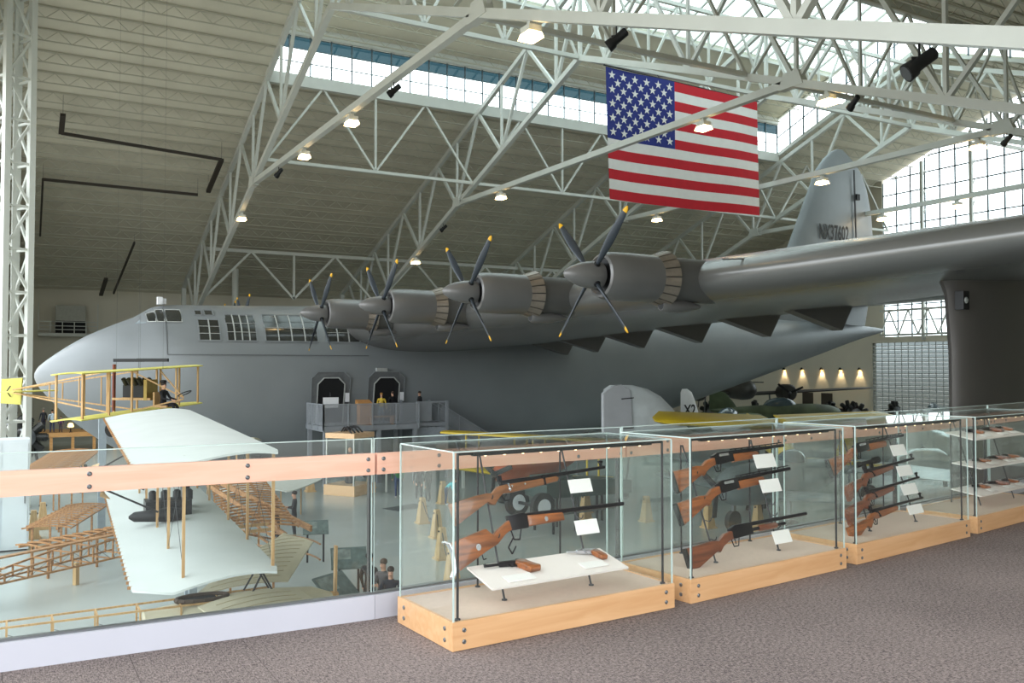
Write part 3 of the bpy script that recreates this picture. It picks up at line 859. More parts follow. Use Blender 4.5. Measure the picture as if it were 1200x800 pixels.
# ------------------------------------------------------------------ balcony railing
RAILWOOD = wood_mat('pink_maple_rail', (224, 168, 144), (232, 182, 160), 0.3, 0, 2.0, .3)
KICK = mat('white_kick_plate', (188, 186, 196), 0.5, 0, 0.02, 2)
EDGE = mat('green_glass_edge', (184, 200, 196), 0.15, 0, 0.05, 5)
seglab = ['left of the first display case', 'behind the first display case', 'behind the second display case', 'behind the third display case', 'behind the fourth display case', 'beyond the fourth display case', 'at the far right end']
BOLT = MB(); BOLT.lathe([(0, .013), (-.004, .013), (-.007, .008), (-.004, .006), (-.004, .001)], 12, 'y'); BOLTME = BOLT.mesh('bolt', STEEL, 30)
for k, ((x0, y0), (x1, y1)) in enumerate(zip(RAILP[:-1], RAILP[1:])):
    Ls = math.hypot(x1 - x0, y1 - y0); a = math.atan2(y1 - y0, x1 - x0)
    t = thing('glass_railing', 'glass railing with pale wood rail ' + seglab[k], 'railing', (x0, y0, 0), a, 'balcony railing sections')
    g = 0.006
    npan = 2 if k == 0 else 1
    for j in range(npan):
        m = MB(); m.box(j * Ls / npan + g, (j + 1) * Ls / npan - g, -.006, .006, .13, 1.14); obj('glass_panel', m, RAILGLASS, t)
        m = MB(); m.box(j * Ls / npan + g, (j + 1) * Ls / npan - g, -.0065, .0065, 1.138, 1.143); obj('glass_edge', m, EDGE, t)
        for xx in (j * Ls / npan + g, (j + 1) * Ls / npan - g - .004):
            m = MB(); m.box(xx, xx + .004, -.0065, .0065, .13, 1.14); obj('glass_edge', m, EDGE, t)
    m = MB(); m.box(g, Ls - g, -.055, -.012, .915, 1.05); b = obj('rail_board', m, RAILWOOD, t)
    for bx in ([.45, 1.3, Ls / 2 + .45, Ls / 2 + 1.3] if k == 0 else [.45, Ls - .45]) + [.05, Ls - .05]:
        for z in (.945, 1.015): link('bolt', BOLTME, b, (bx, -.055, z))
    m = MB(); m.box(0, Ls, -.045, -.015, 0, .15); obj('kick_plate', m, KICK, t)
    m = MB(); m.box(0, Ls, -.02, .02, .125, .162); obj('channel', m, STEEL, t)
    for xx in ([Ls - .02] if k == 0 else [Ls - .02]):
        m = MB(); m.box(xx, xx + .02, .010, .05, .15, .93); obj('post', m, BLACK, t)

# ------------------------------------------------------------------ display cases
FELT = mat('beige_felt', (208, 184, 168), 0.95, 0, 0.04, 30, .2, 300)
CASEW = wood_mat('case_maple', (206, 156, 110), (218, 172, 128), 0.35, 0, 2.0, .3)
LED = mat('case_led', (255, 230, 190), .4, 0, .02, 5, emit=6, emitc=(255, 222, 170))
CASES = [((2.19, 4.53), 3.6, 1.69), ((4.03, 4.65), 6.7, 1.80), ((5.99, 4.90), 8.3, 1.94), ((8.10, 5.23), 9.5, 1.95)]
CD, CB, CH = .70, .165, 1.115
clab = ['first display case from the left, two rifles over a white pistol tray', 'second display case, three shotguns on leaning stands', 'third display case, four rifles stacked up with cards', 'fourth display case at the right edge with pistol shelves']
CROOT = []
for k, (p, deg, Lc) in enumerate(CASES):
    t = thing('display_case', clab[k] + '', 'display case', (p[0], p[1], 0), R(deg), 'glass display cases along the railing'); CROOT.append(t)
    th = .022
    for nm, bx in (('front_panel', (0, Lc, 0, th)), ('back_panel', (0, Lc, CD - th, CD)), ('end_panel', (0, th, th, CD - th)), ('end_panel', (Lc - th, Lc, th, CD - th))):
        m = MB(); m.box(bx[0], bx[1], bx[2], bx[3], 0.004, CB); b = obj(nm, m, CASEW, t)
        if nm == 'front_panel':
            for bx_ in (.075, Lc - .075):
                for z in (.05, .115): link('bolt', BOLTME, b, (bx_, 0, z))
        if nm == 'end_panel' and bx[0] == 0:
            for by in (.09, CD - .09):
                for z in (.05, .115): link('bolt', BOLTME, b, (0, by, z), (0, 0, R(-90)))
    m = MB(); m.box(th, Lc - th, th, CD - th, CB - .03, CB - .006); obj('felt_deck', m, FELT, t)
    e = .012; gt = .006
    for nm, bx in (('glass_front', (e, Lc - e, e, e + gt, CB - .005, CH)), ('glass_back', (e, Lc - e, CD - e - gt, CD - e, CB - .005, CH)), ('glass_end', (e, e + gt, e + gt, CD - e - gt, CB - .005, CH)), ('glass_end', (Lc - e - gt, Lc - e, e + gt, CD - e - gt, CB - .005, CH)), ('glass_top', (e, Lc - e, e, CD - e, CH, CH + gt))):
        m = MB(); m.box(*bx); obj(nm, m, GLASS, t)
    for (xx, yy_) in ((e, e), (Lc - e, e), (e, CD - e), (Lc - e, CD - e)):
        m = MB(); m.box(xx - .004, xx + .004, yy_ - .004, yy_ + .004, CB, CH); obj('glass_corner', m, EDGE, t)
    for (a, b) in (((e, e), (Lc - e, e)), ((e, CD - e), (Lc - e, CD - e)), ((e, e), (e, CD - e)), ((Lc - e, e), (Lc - e, CD - e))):
        m = MB(); m.bar((a[0], a[1], CH + .003), (b[0], b[1], CH + .003), .007); obj('glass_edge', m, EDGE, t)
    for xx in (.06, Lc - .06):
        m = MB(); m.tube((xx, .05, CB), (xx, .05, CH - .01), .008, n=8); m.lathe([(CB - .006, .018), (CB + .004, .016)], 10, 'z', (xx, .05, 0)); obj('corner_rod', m, BLACK if False else mat('dark_rod', (58, 56, 58), .4, .5), t)
    m = MB(); m.box(.06, Lc - .06, .045, .065, CH - .022, CH - .008); m.box(.16, Lc - .16, .04, .075, CH - .03, CH - .012); lb = obj('light_bar', m, BLACK, t)
    nl = 10
    for j in range(nl):
        m = MB(); m.lathe([(CH - .034, .007), (CH - .029, .009)], 8, 'z', (.25 + (Lc - .5) * j / (nl - 1), .058, 0)); obj('led', m, LED, lb)

# ------------------------------------------------------------------ guns, stands and cards in the cases
def bevprism(poly, t, bev=.006, plane='xz', o=(0, 0, 0)):
    # a profile with rounded flanks: three slices, the outer two drawn in
    n = len(poly); cx = sum(p[0] for p in poly) / n
    m = MB(); m.prism(poly, t, plane, o)
    me = m.mesh('tmp', WHITE)
    bm = bmesh.new(); bm.from_mesh(me)
    es = [e for e in bm.edges if len(e.link_faces) == 2 and any(len(f.verts) == n for f in e.link_faces)]
    bmesh.ops.bevel(bm, geom=es, offset=bev, segments=2, profile=.6, affect='EDGES')
    r = MB(); bm.verts.index_update()
    r.v = [tuple(v.co) for v in bm.verts]; r.f = [tuple(v.index for v in f.verts) for f in bm.faces]; r.mi = [0] * len(r.f)
    bm.free(); bpy.data.meshes.remove(me)
    return r
def walnut(nm, a, b): return wood_mat(nm, a, b, .28, 0, 2.2, .5)
W_ORANGE = walnut('glossy_orange_walnut', (104, 54, 24), (172, 98, 48))
W_BROWN = walnut('brown_walnut', (96, 56, 30), (156, 98, 58))
W_RED = walnut('red_brown_walnut', (88, 44, 26), (140, 76, 46))
BLUED = mat('blued_gun_steel', (34, 32, 36), .3, .7, .1, 30)
SILV = mat('bright_nickel', (200, 200, 206), .25, .9, .05, 20)
RUBBER = mat('black_rubber', (28, 26, 26), .8, 0, .05, 20)

def place_in_case(o, k, x, y, z, pitch=0.0, roll=0.0, flip=False):
    p, deg, _ = CASES[k]; a = R(deg)
    o.location = (p[0] + x * math.cos(a) - y * math.sin(a), p[1] + x * math.sin(a) + y * math.cos(a), z)
    o.rotation_euler = (roll, -pitch, a + (PI if flip else 0))

def long_gun(name, label, kind, Lg, wood, fore=None):
    t = thing(name, label, 'rifle' if 'rifle' in name else 'shotgun', group='long guns in the display cases')
    u = Lg
    S = lambda pts: [(a * u, b * u) for a, b in pts]
    if kind in ('bolt', 'scoped', 'carbine'):
        f = .66 if kind != 'carbine' else .62
        pts = [(0, -.045), (.16, -.028), (.215, -.026), (.25, -.030), (.29, -.006), (.33, -.003), (f, -.002), (f + .012, -.012), (f, -.026), (.45, -.038), (.36, -.042), (.31, -.040), (.275, -.062), (.255, -.080), (.235, -.076), (.215, -.064), (.02, -.135)]
        obj('stock', bevprism(S(pts), .044, .011), wood, t, 35)
        m = MB(); m.tube((.32 * u, 0, .004 * u), (.45 * u, 0, .004 * u), .0155, .0135, 12); m.tube((.45 * u, 0, .004 * u), (u, 0, .004 * u), .0125, .009, 12); obj('barrel', m, BLUED, t, 40)
        m = MB(); m.box(.31 * u, .43 * u, -.014, .014, -.006 * u, .014 * u); obj('receiver', m, BLUED, t)
        m = MB(); m.path([(.345 * u, -.012, 0), (.34 * u, -.045, -.008), (.335 * u, -.06, -.03)], .0055); m.ball((.335 * u, -.06, -.034), .010); obj('bolt_handle', m, SILV if kind == 'bolt' else BLUED, t)
        m = MB(); m.path([(.305 * u, 0, -.042 * u), (.32 * u, 0, -.068 * u), (.35 * u, 0, -.070 * u), (.368 * u, 0, -.042 * u)], .004); m.path([(.335 * u, 0, -.04 * u), (.338 * u, 0, -.062 * u)], .004); obj('trigger_guard', m, BLUED, t)
        m = MB(); m.box(.968 * u, .985 * u, -.004, .004, .01 * u, .028 * u); m.lathe([(.965 * u, .009), (.99 * u, .009)], 8, 'x', (0, 0, .03 * u)); obj('front_sight', m, BLUED, t)
        m = MB(); m.box(.30 * u, .322 * u, -.012, .012, .012 * u, .036 * u); obj('rear_sight', m, BLUED, t)
        if kind == 'bolt':
            m = MB(); m.box((f - .09) * u, (f - .078) * u, -.024, .024, -.034 * u, .012 * u); obj('barrel_band', m, BLUED, t)
            for xx in (.37, .45):
                m = MB(); m.lathe([(-.0235, .006), (-.0215, .006)], 8, 'y', (xx * u, 0, -.014 * u)); obj('stock_screw', m, SILV, t)
        if kind == 'scoped':
            m = MB(); m.lathe([(.22 * u, .021), (.27 * u, .021), (.29 * u, .014), (.42 * u, .014), (.45 * u, .024), (.52 * u, .025)], 14, 'x', (0, 0, .052 * u)); obj('scope', m, BLACK, t, 40)
            for xx in (.31, .40):
                m = MB(); m.box(xx * u, (xx + .02) * u, -.013, .013, .01 * u, .048 * u); obj('scope_mount', m, BLACK, t)
    elif kind == 'crescent':
        pts = [(.015, -.058), (.20, -.024), (.235, -.050), (.26, -.034), (.325, -.004), (.335, -.04), (.30, -.052), (.25, -.085), (.20, -.100), (.045, -.158), (.03, -.12), (.03, -.09)]
        obj('stock', bevprism(S(pts), .042, .010), wood, t, 35)
        pts = [(-.012, -.048), (.018, -.055), (.032, -.085), (.033, -.122), (.048, -.158), (.008, -.180), (.006, -.172), (.022, -.150), (.024, -.120), (.021, -.085), (.008, -.062), (-.012, -.054)]
        obj('crescent_butt_plate', bevprism(S(pts), .04, .006), SILV, t, 35)
        pts = [(.32, .012), (.40, .016), (.425, .012), (.425, -.040), (.33, -.044)]
        obj('receiver', bevprism(S(pts), .036, .006), BLUED, t, 35)
        pts = [(.425, .006), (.625, .002), (.63, -.03), (.425, -.036)]
        obj('forend', bevprism(S(pts), .040, .010), wood, t, 35)
        m = MB(); m.tube((.42 * u, 0, .006 * u), (u, 0, .006 * u), .0135, .0115, 8); obj('barrel', m, BLUED, t)
        m = MB(); m.box(.975 * u, .985 * u, -.003, .003, .014 * u, .028 * u); obj('front_sight', m, BLUED, t)
        m = MB(); m.path([(.335 * u, 0, -.04 * u), (.345 * u, 0, -.075 * u), (.375 * u, 0, -.078 * u), (.39 * u, 0, -.04 * u)], .0045); m.path([(.34 * u, 0, -.07 * u), (.31 * u, 0, -.10 * u), (.325 * u, 0, -.125 * u), (.35 * u, 0, -.10 * u)], .0045); obj('lever', m, BLUED, t)
        m = MB(); m.lathe([(-.022, .017), (-.0205, .018)], 14, 'y', (.15 * u, 0, -.085 * u)); obj('stock_inlay', m, SILV, t)
        m = MB(); m.lathe([(-.0215, .013), (-.0195, .014)], 12, 'y', (.525 * u, 0, -.016 * u)); obj('forend_inlay', m, SILV, t)
        m = MB(); m.path([(.17 * u, 0, -.108 * u), (.175 * u, 0, -.13 * u), (.19 * u, 0, -.128 * u)], .0035); obj('sling_ring', m, BLUED, t)
    else:  # shotguns
        pump = kind == 'pump'
        e = .36
        pts = [(.012, -.040), (.20, -.030), (.25, -.035), (.30, -.012), (e, -.004), (e, -.040), (.32, -.046), (.275, -.062), (.245, -.082), (.225, -.076), (.03, -.138)]
        obj('stock', bevprism(S(pts), .042, .010), wood, t, 35)
        pts = [(0, -.04), (.012, -.04), (.03, -.138), (.017, -.140)]
        obj('butt_pad', bevprism(S(pts), .04, .005), RUBBER, t, 35)
        pts = [(e - .01, .004), (e + .03, .016), (e + .15, .016), (e + .16, .010), (e + .16, -.034), (e + .02, -.040), (e - .01, -.036)]
        obj('receiver', bevprism(S(pts), .038, .007), BLUED, t, 35)
        m = MB(); m.tube(((e + .15) * u, 0, .008 * u), (u, 0, .008 * u), .0125, .0115, 12); obj('barrel', m, BLUED, t, 40)
        if pump:
            m = MB(); m.tube(((e + .15) * u, 0, -.016 * u), (.80 * u, 0, -.016 * u), .011, .011, 10); obj('magazine_tube', m, BLUED, t, 40)
            m = MB(); m.lathe([((e + .22) * u, .014), ((e + .23) * u, .020), ((e + .36) * u, .020), ((e + .37) * u, .014)], 14, 'x', (0, 0, -.017 * u)); obj('pump_forend', m, wood, t, 40)
        else:
            pts = [(e + .16, .0), (e + .37, -.002), (e + .385, -.014), (e + .37, -.036), (e + .16, -.040)]
            obj('forend', bevprism(S(pts), .044, .012), fore or wood, t, 35)
            m = MB(); m.box((e + .16) * u, .99 * u, -.004, .004, .020 * u, .025 * u); rib = obj('barrel_rib', m, BLUED, t)
            for j in range(8):
                m = MB(); xx = (e + .2 + j * .055) * u; m.box(xx, xx + .008, -.003, .003, .014 * u, .022 * u); obj('rib_post', m, BLUED, rib)
            m = MB(); m.box((e + .04) * u, (e + .12) * u, -.0205, -.0185, -.004 * u, .008 * u); obj('ejection_port', m, SILV, t)
        m = MB(); m.path([((e - .005) * u, 0, -.04 * u), ((e + .005) * u, 0, -.070 * u), ((e + .04) * u, 0, -.070 * u), ((e + .055) * u, 0, -.038 * u)], .004); m.path([((e + .02) * u, 0, -.038 * u), ((e + .024) * u, 0, -.062 * u)], .004); obj('trigger_guard', m, BLUED, t)
    return t
# (case, kind, name, label, butt x, muzzle x, muzzle z, slope, wood)
GUNS = [
 (0, 'bolt', 'rifle', 'upper bolt action rifle with a long brown stock in the first display case', .235, 1.50, .893, .062, W_BROWN),
 (0, 'crescent', 'rifle', 'orange walnut rifle with crescent silver butt in the first display case', .165, 1.594, .636, .008, W_ORANGE),
 (1, 'auto', 'shotgun', 'top shotgun with orange stock in the second display case', .325, 1.70, .932, .034, W_ORANGE),
 (1, 'auto', 'shotgun', 'middle shotgun with glossy red orange forend in the second display case', .275, 1.675, .748, .058, W_ORANGE),
 (1, 'pump', 'shotgun', 'lowest pump shotgun with darker brown stock in the second display case', .235, 1.712, .39, .016, W_RED),
 (2, 'auto', 'shotgun', 'top shotgun of four in the third display case', .332, 1.68, .925, .055, W_ORANGE),
 (2, 'scoped', 'rifle', 'rifle with a telescopic sight, second from top in the third case', .458, 1.71, .714, .075, W_RED),
 (2, 'carbine', 'rifle', 'rifle second from the bottom in the third display case', .346, 1.67, .543, .075, W_RED),
 (2, 'carbine', 'rifle', 'lowest rifle just above the felt in the third display case', .295, 1.607, .361, .045, W_ORANGE)]
for k, kind, nm, lab, xb, xm, zm, sl, wd in GUNS:
    t = long_gun(nm, lab, kind, (xm - xb), wd)
    z0 = zm - sl * (xm - xb)
    t.scale = (1, 1.05, 1.22)
    place_in_case(t, k, xb, .22 + .4 * (z0 + sl * .5 - .165), z0, math.atan(sl), R(-14))

ROD = mat('dark_rod', (58, 56, 58), .4, .5)
def gun_stand(k, xf, xa, za, hooks, label):
    t = thing('gun_stand', label, 'stand', group='leaning rod stands in the display cases')
    place_in_case(t, k, xf, .268, CB - .004)
    h = za - CB
    m = MB(); m.tube((0, 0, 0), (xa - xf, .36, h), .0065, n=8); obj('leaning_rod', m, ROD, t)
    m = MB(); m.tube((xa - xf, .375, 0), (xa - xf, .375, h), .0065, n=8); obj('upright_rod', m, ROD, t)
    for p in ((0, 0), (xa - xf, .375)):
        m = MB(); m.lathe([(0, .018), (.008, .016)], 10, 'z', (p[0], p[1], 0)); obj('foot', m, ROD, t)
    for z in hooks:
        f = (z - CB) / h; x, y = (xa - xf) * f, .36 * f
        m = MB(); m.path([(x, y, z - CB - .012), (x, y - .06, z - CB - .016), (x, y - .075, z - CB - .002), (x, y - .078, z - CB + .014)], .004); obj('hook', m, ROD, t)
gun_stand(0, .518, .55, 1.05, (.775, .545), 'left leaning stand in the first display case')
gun_stand(0, 1.199, 1.22, 1.04, (.835, .60), 'right leaning stand in the first display case')
gun_stand(1, .563, .60, 1.0, (.80, .62, .47, .34), 'left leaning stand in the second display case')
gun_stand(1, 1.30, 1.42, 1.0, (.88, .67, .52, .44, .35), 'right leaning stand in the second display case')
gun_stand(2, .66, .80, 1.02, (.80, .60, .43, .27), 'left leaning stand in the third display case')
gun_stand(2, 1.448, 1.55, 1.04, (.87, .65, .48, .31), 'right leaning stand in the third display case')

CARD = mat('white_card', (238, 232, 228), .7, 0, .02, 8)
m = MB(); m.box(-.5, .5, -.003, .003, -.5, .5); CARDME = m.mesh('label_card', CARD)
def card(k, x0, y0, z0, x1, z1, label, flat=False):
    w, h = (x1 - x0) * .86, max(.085, (z1 - z0) * 1.35)
    o = link('label_card', CARDME, None, None, None, (w, 1, h))
    place_in_case(o, k, (x0 + x1) / 2, y0, (z0 + z1) / 2, R(0), R(-22) if not flat else R(-75))
    tag(o, label, 'card', 'white label cards in the cases'); return o
for k, x0, y0, z0, x1, z1, lab in (
 (0, 1.118, .42, .762, 1.336, .83, 'white card under the barrel of the upper bolt action rifle'), (0, 1.096, .32, .501, 1.313, .572, 'white card hung below the crescent butt rifle barrel'),
 (1, 1.214, .44, .802, 1.506, .885, 'white card under the top shotgun in the second case'), (1, 1.192, .365, .616, 1.469, .693, 'white card under the middle shotgun in the second case'), (1, 1.151, .215, .242, 1.394, .316, 'white card below the pump shotgun in the second case'),
 (2, 1.307, .43, .774, 1.598, .852, 'topmost white card in the third display case'), (2, 1.276, .355, .591, 1.564, .664, 'second white card from the top in the third case'), (2, 1.229, .29, .429, 1.533, .503, 'third white card from the top in the third case'), (2, 1.205, .222, .26, 1.5, .322, 'lowest white card in the third display case')):
    card(k, x0, y0, z0, x1, z1, lab)

def pistol(label, kind, wood):
    t = thing('pistol', label, 'pistol', group='pistols in the display cases')
    if kind == 'target':
        m = MB(); m.tube((.02, 0, .03), (.24, 0, .03), .009, .009, 10); obj('barrel', m, BLUED, t)
        obj('frame', bevprism([(-.03, .042), (.13, .044), (.14, .02), (.03, .008), (-.02, .01)], .03, .004), BLUED, t, 35)
        obj('grip', bevprism([(-.03, .045), (.02, .03), (.03, .008), (.005, -.03), (-.015, -.085), (-.02, -.098), (-.10, -.088), (-.11, -.07), (-.075, -.02), (-.055, .03)], .04, .011), wood, t, 35)
        m = MB(); m.path([(.03, 0, .008), (.035, 0, -.02), (.07, 0, -.02), (.075, 0, .012)], .004); obj('trigger_guard', m, BLUED, t)
        m = MB(); m.box(.22, .235, -.004, .004, .038, .052); m.box(-.02, 0, -.012, .012, .04, .056); obj('sight', m, BLUED, t)
    else:
        m = MB(); m.tube((.0, 0, .03), (.19, 0, .03), .008, .008, 10); obj('barrel', m, SILV, t)
        obj('frame', bevprism([(-.03, .044), (.08, .044), (.12, .034), (.12, .018), (.02, .006), (-.03, .012)], .026, .004), SILV if kind == 'silver' else BLUED, t, 35)
        obj('grip', bevprism([(-.03, .03), (.02, .008), (.0, -.05), (-.01, -.09), (-.055, -.085), (-.06, -.06), (-.045, 0)], .032, .008), wood, t, 35)
        m = MB(); m.path([(.025, 0, .008), (.03, 0, -.018), (.058, 0, -.018), (.062, 0, .01)], .0035); obj('trigger_guard', m, SILV if kind == 'silver' else BLUED, t)
        if kind != 'silver':
            m = MB(); m.lathe([(.02, .018), (.06, .018)], 10, 'x', (0, 0, .026)); obj('cylinder', m, BLUED, t, 40)
    return t
def tray(name, k, x0, x1, y0, z0, y1, z1, label):
    ln = math.hypot(y1 - y0, z1 - z0)
    m = MB(); m.box(0, x1 - x0, 0, ln, -.012, 0)
    t = obj(name, m, mat('pale_tray_board', (232, 220, 214), .7, 0, .02, 6), None)
    p, deg, _ = CASES[k]; a = R(deg)
    t.location = (p[0] + x0 * math.cos(a) - y0 * math.sin(a), p[1] + x0 * math.sin(a) + y0 * math.cos(a), z0)
    t.rotation_euler = (math.atan2(z1 - z0, y1 - y0), 0, a)
    return tag(t, label, 'tray')
t1 = tray('pistol_tray', 0, .315, 1.36, .08, .296, .38, .368, 'white tilted tray carrying two pistols in the first case')
def on_tray(o, k, x, fy, x0, x1, y0, z0, y1, z1, yaw, lift=.022):
    # lie the pistol on its side on the tray
    p, deg, _ = CASES[k]; a = R(deg); y = y0 + (y1 - y0) * fy; z = z0 + (z1 - z0) * fy
    o.location = (p[0] + x * math.cos(a) - y * math.sin(a), p[1] + x * math.sin(a) + y * math.cos(a), z + lift)
    o.rotation_euler = (Matrix.Rotation(a, 3, 'Z') @ Matrix.Rotation(math.atan2(z1 - z0, y1 - y0), 3, 'X') @ Matrix.Rotation(yaw, 3, 'Z') @ Matrix.Rotation(R(-90), 3, 'X')).to_euler()
TR0 = (.315, 1.36, .08, .296, .38, .368)
o = pistol('target pistol with big carved wooden grip on the white tray', 'target', W_ORANGE); on_tray(o, 0, .64, .66, *TR0, R(180 + 4))
o.rotation_euler = (Matrix.Rotation(R(3.6), 3, 'Z') @ Matrix.Rotation(R(13), 3, 'X') @ Matrix.Rotation(R(178), 3, 'Z') @ Matrix.Rotation(R(90), 3, 'X')).to_euler()
o = pistol('slim silver pistol with wooden grip on the white tray', 'silver', W_ORANGE); on_tray(o, 0, 1.24, .70, *TR0, R(180))
o.rotation_euler = (Matrix.Rotation(R(3.6), 3, 'Z') @ Matrix.Rotation(R(13), 3, 'X') @ Matrix.Rotation(R(172), 3, 'Z') @ Matrix.Rotation(R(90), 3, 'X')).to_euler()
def flat_card(k, x, y, z, w, h, label, tilt=13):
    p, deg, _ = CASES[k]; a = R(deg)
    o = link('label_card', CARDME, None, (p[0] + x * math.cos(a) - y * math.sin(a), p[1] + x * math.sin(a) + y * math.cos(a), z), None, (w, 1, h))
    o.rotation_euler = (R(90 + tilt), 0, a); o.rotation_mode = 'XYZ'
    tag(o, label, 'card', 'white label cards in the cases')
flat_card(0, .55, .15, .320, .20, .08, 'white card lying in front of the carved grip pistol')
flat_card(0, 1.14, .17, .325, .19, .08, 'white card lying in front of the silver pistol')
# tray legs
for k, x in ((0, .53), (0, 1.21)):
    pass
# fourth case: three shelves of pistols
SH = [(.47, 1.75, .22, .865, .52, .925), (.62, 1.85, .22, .565, .52, .60), (.60, 1.85, .22, .285, .52, .33)]
nmz = ('top', 'middle', 'lowest')
for j, (x0, x1, y0, z0, y1, z1) in enumerate(SH):
    t = tray('pistol_shelf', 3, x0, x1, y0, z0, y1, z1, '%s pale pistol shelf in the fourth display case' % nmz[j]); t['group'] = 'pistol shelves in the fourth case'
    for i, (xx, kd) in enumerate(((.42, 'revolver'), (.85, 'target'), (1.15, 'revolver'))):
        o = pistol('%s pistol on the %s shelf of the fourth case' % (('left', 'middle', 'right')[i], nmz[j]), kd, W_RED if i % 2 else W_ORANGE)
        on_tray(o, 3, x0 + xx, .62, x0, x1, y0, z0, y1, z1, 0)
        o.rotation_euler = (Matrix.Rotation(R(9.5), 3, 'Z') @ Matrix.Rotation(math.atan2(z1 - z0, y1 - y0), 3, 'X') @ Matrix.Rotation(R(176), 3, 'Z') @ Matrix.Rotation(R(90), 3, 'X')).to_euler()
        flat_card(3, x0 + xx, y0 + .07, z0 + .022, .16, .07, 'white card before the %s pistol on the %s shelf, fourth case' % (('left', 'middle', 'right')[i], nmz[j]))
for x in (.78, 1.6):
    t = thing('shelf_stand', 'leaning rod holding the pistol shelves, %s of the fourth case' % ('left side' if x < 1 else 'right side'), 'stand', group='leaning rod stands in the display cases')
    place_in_case(t, 3, x, .30, CB - .004)
    m = MB(); m.tube((0, 0, 0), (0, .28, .88), .0065, n=8); obj('leaning_rod', m, ROD, t)
    m = MB(); m.tube((0, .30, 0), (0, .30, .9), .0065, n=8); obj('upright_rod', m, ROD, t)

# ------------------------------------------------------------------ flag
flag = thing('flag', 'huge red white and blue flag with stars hanging from the ridge', 'flag', (33.85, RY - .35, 20.95))
FW_, FH_ = 13.5, 8.35
def fpt(u, v, off=0.0):
    # u along the fly, v up from the bottom edge; gentle billow and a slightly sagging top
    y = .16 * math.sin(u * 5.2 + v * 1.3) * (1 - .6 * v) + .05 * math.sin(u * 13)
    z = -FH_ + v * FH_ + .36 * (1 - u) * v - .05 * math.sin(u * 3.1) * (1 - v)
    return (u * FW_ + .25 * (1 - v) * (1 - u), y - off, z)
FR = mat('flag_red', (196, 22, 40), .8, 0, .05, 2); FWH = mat('flag_white', (232, 230, 228), .8, 0, .03, 2); FB = mat('flag_blue', (36, 48, 128), .8, 0, .06, 2)
def fpatch(u0, u1, v0, v1, nx, nz, off=0.0):
    m = MB(); vs = []
    for e in (off, off - .03):
        for j in range(nz + 1):
            for i in range(nx + 1): vs.append(fpt(u0 + (u1 - u0) * i / nx, v0 + (v1 - v0) * j / nz, e))
    n0 = (nx + 1) * (nz + 1)
    fs = [(j * (nx + 1) + i, j * (nx + 1) + i + 1, (j + 1) * (nx + 1) + i + 1, (j + 1) * (nx + 1) + i) for j in range(nz) for i in range(nx)]
    m.add(vs, fs + [tuple(n0 + q for q in f) for f in fs]); return m
for k in range(13):
    v1 = 1 - k / 13; v0 = 1 - (k + 1) / 13
    obj('stripe', fpatch(0.42 if k < 7 else 0, 1, v0, v1, 24, 2), FWH if k % 2 else FR, flag, 60)
can = obj('canton', fpatch(0, .42, 6 / 13, 1, 12, 8), FB, flag, 60)
sp = []
for k in range(10):
    r_ = .30 if k % 2 == 0 else .118; a = PI / 2 + k * PI / 5; sp.append((r_ * math.cos(a), r_ * math.sin(a)))
m = MB(); m.prism(sp, .012); SME = m.mesh('star', FWH)
for row in range(9):
    n = 6 if row % 2 == 0 else 5
    for i in range(n):
        u = .42 * ((i + .5) / 6 + (0 if n == 6 else .5 / 6)); v = 1 - (7 / 13) * (row + 1) / 10
        link('star', SME, can, fpt(u, v, .03))
m = MB(); m.bar((-.2, .05, .42), (FW_ + .2, .05, .06), .06); obj('hanging_rod', m, BLACK, flag)
for u in (0, .33, .66, 1):
    m = MB(); m.tube((u * FW_, .05, .38 - .36 * u), (u * FW_, .3, .62), .015, n=5); obj('hanging_cord', m, BLACK, flag)

# ------------------------------------------------------------------ radiant heaters under the roof
def heater(pts, label):
    t = thing('radiant_heater', label, 'heater', pts[0], 0, 'dark radiant heaters hung under the roof')
    o = Vector(pts[0]); q = [Vector(p) - o for p in pts]
    for a, b in zip(q[:-1], q[1:]):
        m = MB(); m.bar(a, b, .34 if (b - a).length < 9 else .14, .22); obj('burner_tube', m, mat('heater_dark_steel', (58, 52, 46), .6, .3), t)
    for p in q:
        m = MB(); m.tube(p, (p.x, p.y, zroof(pts[0][1] + p.y) - .85 - o.z), .012, n=5); obj('hanger', m, BLACK, t)
def roofpt(x, y, drop): return (x, y, zroof(y) - drop)
heater([roofpt(3.0, 66.5, 2.2), roofpt(3.0, 68.6, 2.2), roofpt(14.0, 69.6, 2.2), roofpt(13.9, 74.2, 2.2)], 'dark U shaped radiant heater under the roof above the nose')
heater([roofpt(2.2, 83.5, 2.0), roofpt(2.1, 75.0, 2.0), roofpt(13.2, 74.8, 2.2)], 'dark radiant heater nearest the lattice tower')
heater([roofpt(9.6, 84.5, 1.6), roofpt(9.0, 95.5, 1.3)], 'short dark radiant heater low over the far wall')
heater([roofpt(8.0, 92.0, 1.5), roofpt(7.9, 96.0, 1.3)], 'smallest dark radiant heater by the far wall')

